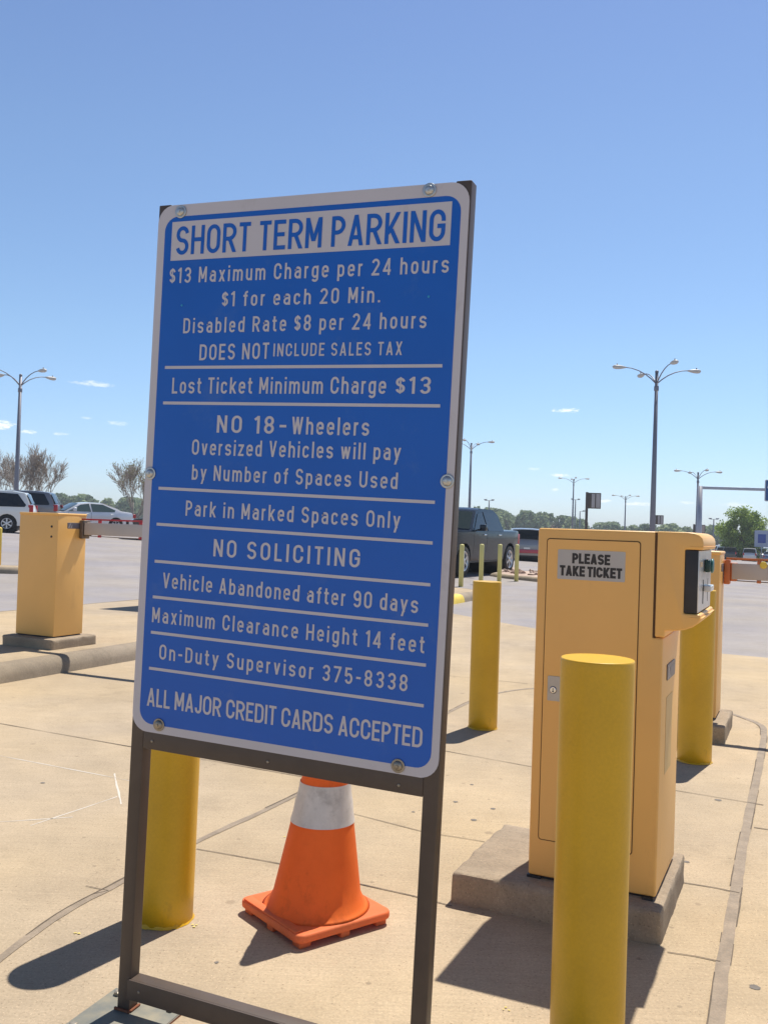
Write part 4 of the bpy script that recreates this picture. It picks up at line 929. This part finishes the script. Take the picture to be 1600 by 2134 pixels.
for i, (x, y, kd, cn) in enumerate(slots):
    lab = 'distant %s %s parked in the crowded rows beyond the barrier arm on the right' % (cn, {'suv': 'sport utility', 'sedan': 'sedan', 'van': 'van'}[kd])
    if (kd, cn) not in protos: protos[(kd, cn)] = make_car('distant_car', kd, dict(cols)[cn], lab, on(x, y), R(rc.choice((247, 67))+rc.uniform(-4, 4)), 'distant cars in the right-hand lot', detail=False)
    else:
        dup(protos[(kd, cn)], on(x, y), R(rc.choice((247, 67))+rc.uniform(-4, 4)), lab)

# ------------------------------------------------------------------ lamp posts
def make_lamp():
    t = thing('street_lamp', '', 'street lamp', (0, 0, 0), 0, 'four-armed car park lamps')
    m = MB(); m.tube([(0, 0, -1.2), (0, 0, 4), (0, 0, 9.98)], [.17, .135, .085], 14); m.lathe([(.095, 9.97), (.095, 10.05), (.03, 10.1)], 14); m.lathe([(.12, 9.0), (.125, 9.05), (.125, 9.2), (.11, 9.25)], 14); m.build('pole', POLE, t)
    m = MB(); m.lathe([(.3, -1.2), (.3, .6), (.27, .63)], 18); m.build('footing', CONC, t)
    for k in range(4):
        q = Matrix.Rotation(k*math.pi/2, 4, 'Z')
        m = MB(); pts = [(.07, 0, 9.42), (.3, 0, 9.62), (.62, 0, 9.84), (1.0, 0, 10.02), (1.4, 0, 10.13), (1.78, 0, 10.16)]; m.tube(pts, [.035, .033, .03, .028, .026, .025], 8, mtx=q)
        a = m.build('arm', POLE, t)
        m = MB(); prof = [(1.70, .05), (1.85, .10), (2.05, .15), (2.25, .165), (2.38, .13), (2.45, .03)]
        vs = []; sg = 12
        for (x, rr) in prof:
            for j in range(sg):
                an = 2*math.pi*j/sg; zz = math.sin(an)*rr*(.62 if math.sin(an) > 0 else .78); vs.append((x, math.cos(an)*rr, 10.16+zz))
        fs = [(i*sg+j, i*sg+(j+1) % sg, (i+1)*sg+(j+1) % sg, (i+1)*sg+j) for i in range(len(prof)-1) for j in range(sg)]+[list(range(sg)), [len(vs)-sg+j for j in range(sg)]]
        m.add(vs, fs, 0, True, q); h_ = m.build('lamp_head', HEADM, a)
        m = MB(); m.lathe([(.03, 0), (.035, .06), (.02, .09)], 8, mtx=q @ Matrix.Translation((2.2, 0, 10.25))); m.build('photocell', POLE, h_)
    return t
lamp = make_lamp()
LP = [(14.20, 49.5, 31.5, 'large four-armed lamp post rising behind the ticket machine'), (-22.02, 56.0, -10.5, 'lamp post at far left above the white minivan and bare trees'),
      (8.64, 95.0, 0.5, 'lamp post just right of the big blue sign, above the pickup cab'), (29.61, 147.0, 21.5, 'small distant lamp post left of the dark sign box'),
      (41.18, 160.0, 29, 'smallest distant four-armed lamp between the dark sign box and the large lamp post'), (31.07, 93.0, 27.5, 'lamp post beside the overhead sign gantry column')]
for i, (x, y, ang, lab) in enumerate(LP):
    z = terrain(x, y)
    zo = {0: .47, 1: -1.10, 2: .34, 3: .75, 4: -.76, 5: -1.25}[i]
    if i == 0: lamp.location = (x, y, z+zo); lamp.rotation_euler = (0, 0, R(ang-A*57.3)); lamp['label'] = lab
    else: dup(lamp, (x, y, z+zo), R(ang-24.5), lab)
def mast(x, y, hgt, label, kind):
    t = thing('mast_light', label, 'light mast', (x, y, terrain(x, y)), R(-10), 'distant box-headed light masts')
    m = MB(); m.tube([(0, 0, -.3), (0, 0, hgt)], [.22, .14], 8); m.build('pole', POLE, t)
    if kind == 'T':
        m = MB(); m.box((-1.0, -.05, hgt-.1), (1.0, .05, hgt)); m.build('crossarm', POLE, t)
        for s_ in (-1, 1): m = MB(); m.box((s_*.85-.35, -.3, hgt), (s_*.85+.35, .3, hgt+.25)); m.build('lamp_head', POLE, t, bevel=.05)
    else:
        m = MB(); m.box((-.1, -.05, hgt-.1), (1.2, .05, hgt)); m.build('crossarm', POLE, t); m = MB(); m.box((.7, -.3, hgt), (1.4, .3, hgt+.25)); m.build('lamp_head', POLE, t, bevel=.05)
    return t
mast(24.6, 220, 9.2, 'tiny T-shaped light mast above the pickup bed', 'T'); mast(51.0, 250, 12.0, 'tiny T-shaped light mast close beside the small distant lamp post', 'T')
mast(54.8, 262, 9.2, 'tiny one-armed light mast left of the dark sign box', 'L'); mast(81.0, 230, 7.6, 'tiny T-shaped light mast between the gantry column and the green tree', 'T')

# ------------------------------------------------------------------ sign boxes, gantry
def signbox(x, y, zc, wd, ht, rz, label, mt_face):
    z = terrain(x, y); t = thing('board_sign', label, 'sign', (x, y, z), rz, 'small distant board signs')
    m = MB(); m.box((-wd/2-.24, -.08, -.3), (-wd/2-.06, .08, zc+ht/2+.04)); m.build('post', BROWN, t, bevel=.01)
    m = MB(); m.box((-wd/2-.055, -.06, zc-ht/2), (wd/2, .06, zc+ht/2)); m.build('board_frame', BROWN, t, bevel=.01)
    for a, b in ((-wd/2+.17, -.01), (.07, wd/2-.06)): m = MB(); m.box((a, -.075, zc-ht/2+.07), (b, -.061, zc+ht/2-.07)); m.build('back_panel', mt_face, t)
    return t
signbox(14.9, 66.3, 4.15, .82, 1.12, R(-8), 'dark framed two-panel board sign on a brown post, right of the pickup', SIGNBACK)
signbox(26.5, 90.0, 3.75, .70, .90, R(-10), 'small two-panel board sign right behind the large lamp post', SIGNBACK)
signbox(33.8, 100.0, 3.35, 1.0, .9, R(-10), 'pale brown board back standing right of the gantry column', mat('board_tan', (.40, .31, .27), .6))
ga = thing('sign_gantry', 'grey cantilever gantry column with long beam carrying a blue sign', 'sign gantry', (20.2, 60.0, terrain(20.2, 60)), R(-4))
m = MB(); m.tube([(0, 0, -.3), (0, 0, 5.28)], [.19, .15], 14); m.build('column', GALV, ga)
m = MB(); m.box((-.12, -.08, 5.08), (6.6, .08, 5.26)); m.build('beam', GALV, ga, bevel=.01)
m = MB(); m.prism(rrect(4.0, 4.42, 8.2, 5.80, .08, 4), -.13, -.09, 'y'); sp = m.build('sign_panel', mat('gantry_white', (.6, .6, .62), .4), ga)
m = MB(); m.prism(rrect(4.05, 4.47, 8.15, 5.75, .06, 4), -.139, -.131, 'y'); m.build('blue_field', mat('gantry_blue', (.012, .085, .26), .4), sp)
m = MB(); lettering(m, 'A', 4.14, 5.26, 4.40, 5.26, .36, -.142, s=15); m.build('lettering', mat('gantry_ink', (.75, .75, .78), .4), sp, fix=False)
t = thing('parking_sign', 'tiny blue square sign on a post in the far right lot below the green tree', 'sign', (51.3, 127.0, terrain(51.3, 127)), R(-10))
m = MB(); m.tube([(0, 0, -.2), (0, 0, 3.2)], .06, 8); m.build('post', GALV, t)
m = MB(); m.box((-.95, -.05, 1.95), (.95, -.02, 4.2)); m.build('backboard', mat('board_pale', (.36, .40, .50), .6), t, bevel=.02)
m = MB(); m.box((-.52, -.075, 2.5), (.52, -.055, 3.7)); m.build('blue_panel', mat('gantry_blue2', (.02, .06, .30), .4), t, bevel=.02)

# ------------------------------------------------------------------ trees
def grow_bare(name, label, x, y, ht, seed, spread=.55, stems=5, leaf=None):
    rr = random.Random(seed); m = MB(); lf = MB()
    def branch(pos, d, ln, rad, dep):
        n = 3; pts = [pos]; rads = [rad]
        for i in range(n):
            d = (d+Vector((rr.gauss(0, .10), rr.gauss(0, .10), rr.gauss(.05, .05)))).normalized(); pos = pos+d*ln/n; pts.append(pos); rads.append(max(.010, rad*(1-.38*(i+1)/n)))
        m.tube(pts, rads, 6 if rad > .04 else 3)
        if dep == 0:
            if leaf:
                if rr.random() < .5: leafquad(lf, pos+Vector((rr.gauss(0, .12), rr.gauss(0, .12), rr.gauss(0, .12))), .05, rr, 0)
            return
        k = 3 if dep > 2 else 4
        for i in range(k):
            a = rr.uniform(0, 6.28); ax = d.orthogonal().normalized(); ax.rotate(Matrix.Rotation(a, 3, d)); nd = (d+ax*rr.uniform(.28, spread)+Vector((0, 0, .10))).normalized()
            st = pts[-1] if i < 2 else pts[rr.randint(1, 2)]
            branch(st, nd, ln*rr.uniform(.62, .85), max(.013, rads[-1]*.75), dep-1)
    z = terrain(x, y); base = Vector((0, 0, 0))
    m.tube([(0, 0, -.3), (0, 0, ht*.09)], [ht*.035, ht*.028], 8)
    for i in range(stems):
        a = 6.28*i/stems+rr.uniform(-.3, .3); d = Vector((math.cos(a)*.5, math.sin(a)*.5, 1)).normalized()
        branch(Vector((0, 0, ht*.07)), d, ht*.30, ht*.014, 5)
    t = thing(name, label, 'tree', (x, y, z), rr.uniform(0, 3), 'bare spring trees')
    o = m.build('trunk', BARE, t, fix=False)
    if leaf: lf.build('crown', leaf, t, fix=False)
    return t
def leafquad(mb, c, s, rr, mi):
    d = Vector((rr.gauss(0, 1), rr.gauss(0, 1), rr.gauss(0, 1))).normalized(); a = d.orthogonal().normalized(); b = d.cross(a); s1 = s*rr.uniform(.6, 1.2); s2 = s*rr.uniform(.5, 1.0)
    o = len(mb.v); mb.v += [tuple(c+a*s1), tuple(c+b*s2), tuple(c-a*s1), tuple(c-b*s2)]; mb.f.append((o, o+1, o+2, o+3)); mb.mi.append(mi); mb.sm.append(False)
BARE = mat('bare_bark', (0.33, 0.285, 0.25), .95, var=.25, scale=3)
BUD = mat('bud_green', (.20, .21, .07), .9, var=.2, scale=1); translucent(BUD)
grow_bare('bare_tree', 'leafless grey-brown tree right of the left lamp post, above the grey vehicle', -26.6, 72, 5.6, 4)
grow_bare('bare_tree', 'leafless tree at the left edge, behind the lamp post and white minivan', -30.0, 74, 5.8, 9, .6)
grow_bare('budding_tree', 'sparse budding tree at the left edge of the big blue sign', -18.7, 70.5, 5.2, 15, .5, leaf=BUD)
def leafy(name, label, x, y, ht, wd, seed, n, size):
    rr = random.Random(seed); t = thing(name, label, 'tree', (x, y, terrain(x, y)), 0)
    m = MB(); m.tube([(0, 0, -.2), (0, .05, ht*.3), (.1, 0, ht*.55)], [.22, .16, .08], 8)
    cl = []
    for i in range(74):
        a = rr.uniform(0, 6.28); h_ = rr.uniform(.08, .95); q = wd/2*math.sqrt(max(.05, 1-((h_-.42)/.60)**2))*rr.uniform(.35, .95)
        c = Vector((math.cos(a)*q, math.sin(a)*q, ht*h_)); cl.append((c, rr.uniform(.10, .19)*wd, rr.choice((0, 0, 1, 1, 2)), 1-.7*max(0, h_-.62)/.35))
        if i < 14: m.tube([(0, 0, ht*.28), (c*.5+Vector((0, 0, ht*.2))), c], [.09, .05, .02], 5)
    m.build('trunk', BARK, t, fix=False); lf = MB()
    for c, q, mi, dens in cl:
        for _ in range(int(n/len(cl)*dens)):
            d = Vector((rr.gauss(0, 1), rr.gauss(0, 1), rr.gauss(0, .8))); d = d.normalized()*q*rr.random()**.4
            leafquad(lf, c+d, size, rr, mi if rr.random() < .7 else rr.randint(0, 2))
    lf.build('crown', LEAF, t, fix=False); return t
leafy('leafy_tree', 'round spring-green tree behind the far right car park', 51.3, 134, 7.35, 6.4, 8, 17000, .16)
# far wood along the skyline
rr = random.Random(21); m = MB()
def skyline(x):      # metres above eye level at y~380 as the wooded rise falls away to the right
    for (a, b), (c, d) in zip(SK[:-1], SK[1:]):
        if a <= x <= c: return b+(d-b)*(x-a)/(c-a)
    return SK[-1][1] if x > 0 else SK[0][1]
SK = [(-420, 8.0), (-160, 8.0), (-110, 8.2), (-60, 8.5), (40, 8.2), (62, 7.4), (84, 5.6), (98, 3.8), (140, 4.0), (155, 2.4), (200, 2.6), (420, 3)]
xx = -330
while xx < 330:
    y = 380+rr.uniform(-25, 35); topz = 1.45+(skyline(xx)+rr.uniform(-1.6, 1.1))*y/380; z0 = terrain(xx, y)-.5; ht = max(2.5, topz-z0); wd = rr.uniform(5, 11); kind = rr.choice((0, 1, 1, 2, 2, 0))
    if 58 < xx < 92 and rr.random() < .55: kind = 3; ht *= .62
    for _ in range(int(420*wd/8)):
        h_ = rr.random()**.9; q = wd/2*math.sqrt(max(.08, 1-((h_-.35)/.68)**2)); a = rr.uniform(0, 6.28); q *= rr.random()**.4
        leafquad(m, Vector((xx+math.cos(a)*q, y+math.sin(a)*q, z0+ht*h_)), rr.uniform(.5, 1.0), rr, kind if rr.random() < .75 else rr.choice((0, 1, 2)))
    xx += wd*rr.uniform(.14, .28)
o = m.build('treeline', FAR, fix=False); o['kind'] = 'stuff'; tag(o, 'far-off belt of green woodland along the skyline', 'woodland')

# ------------------------------------------------------------------ far air
HAZE = 0.0005
m = MB(); m.box((-3050, -110, -2.7), (3050, 3050, 15.5))
hz = m.build('haze', []); hz['kind'] = 'stuff'; tag(hz, 'thin pale air paling the far trees and cars', 'haze')
hm = bpy.data.materials.new('haze_air'); hm.use_nodes = True; t = hm.node_tree; t.nodes.clear()
vo = N(t, 'ShaderNodeVolumePrincipled'); vo.inputs['Color'].default_value = (.86, .93, 1.0, 1); vo.inputs['Density'].default_value = HAZE; vo.inputs['Anisotropy'].default_value = .1
ou = N(t, 'ShaderNodeOutputMaterial'); t.links.new(vo.outputs[0], ou.inputs['Volume']); hz.data.materials.append(hm)
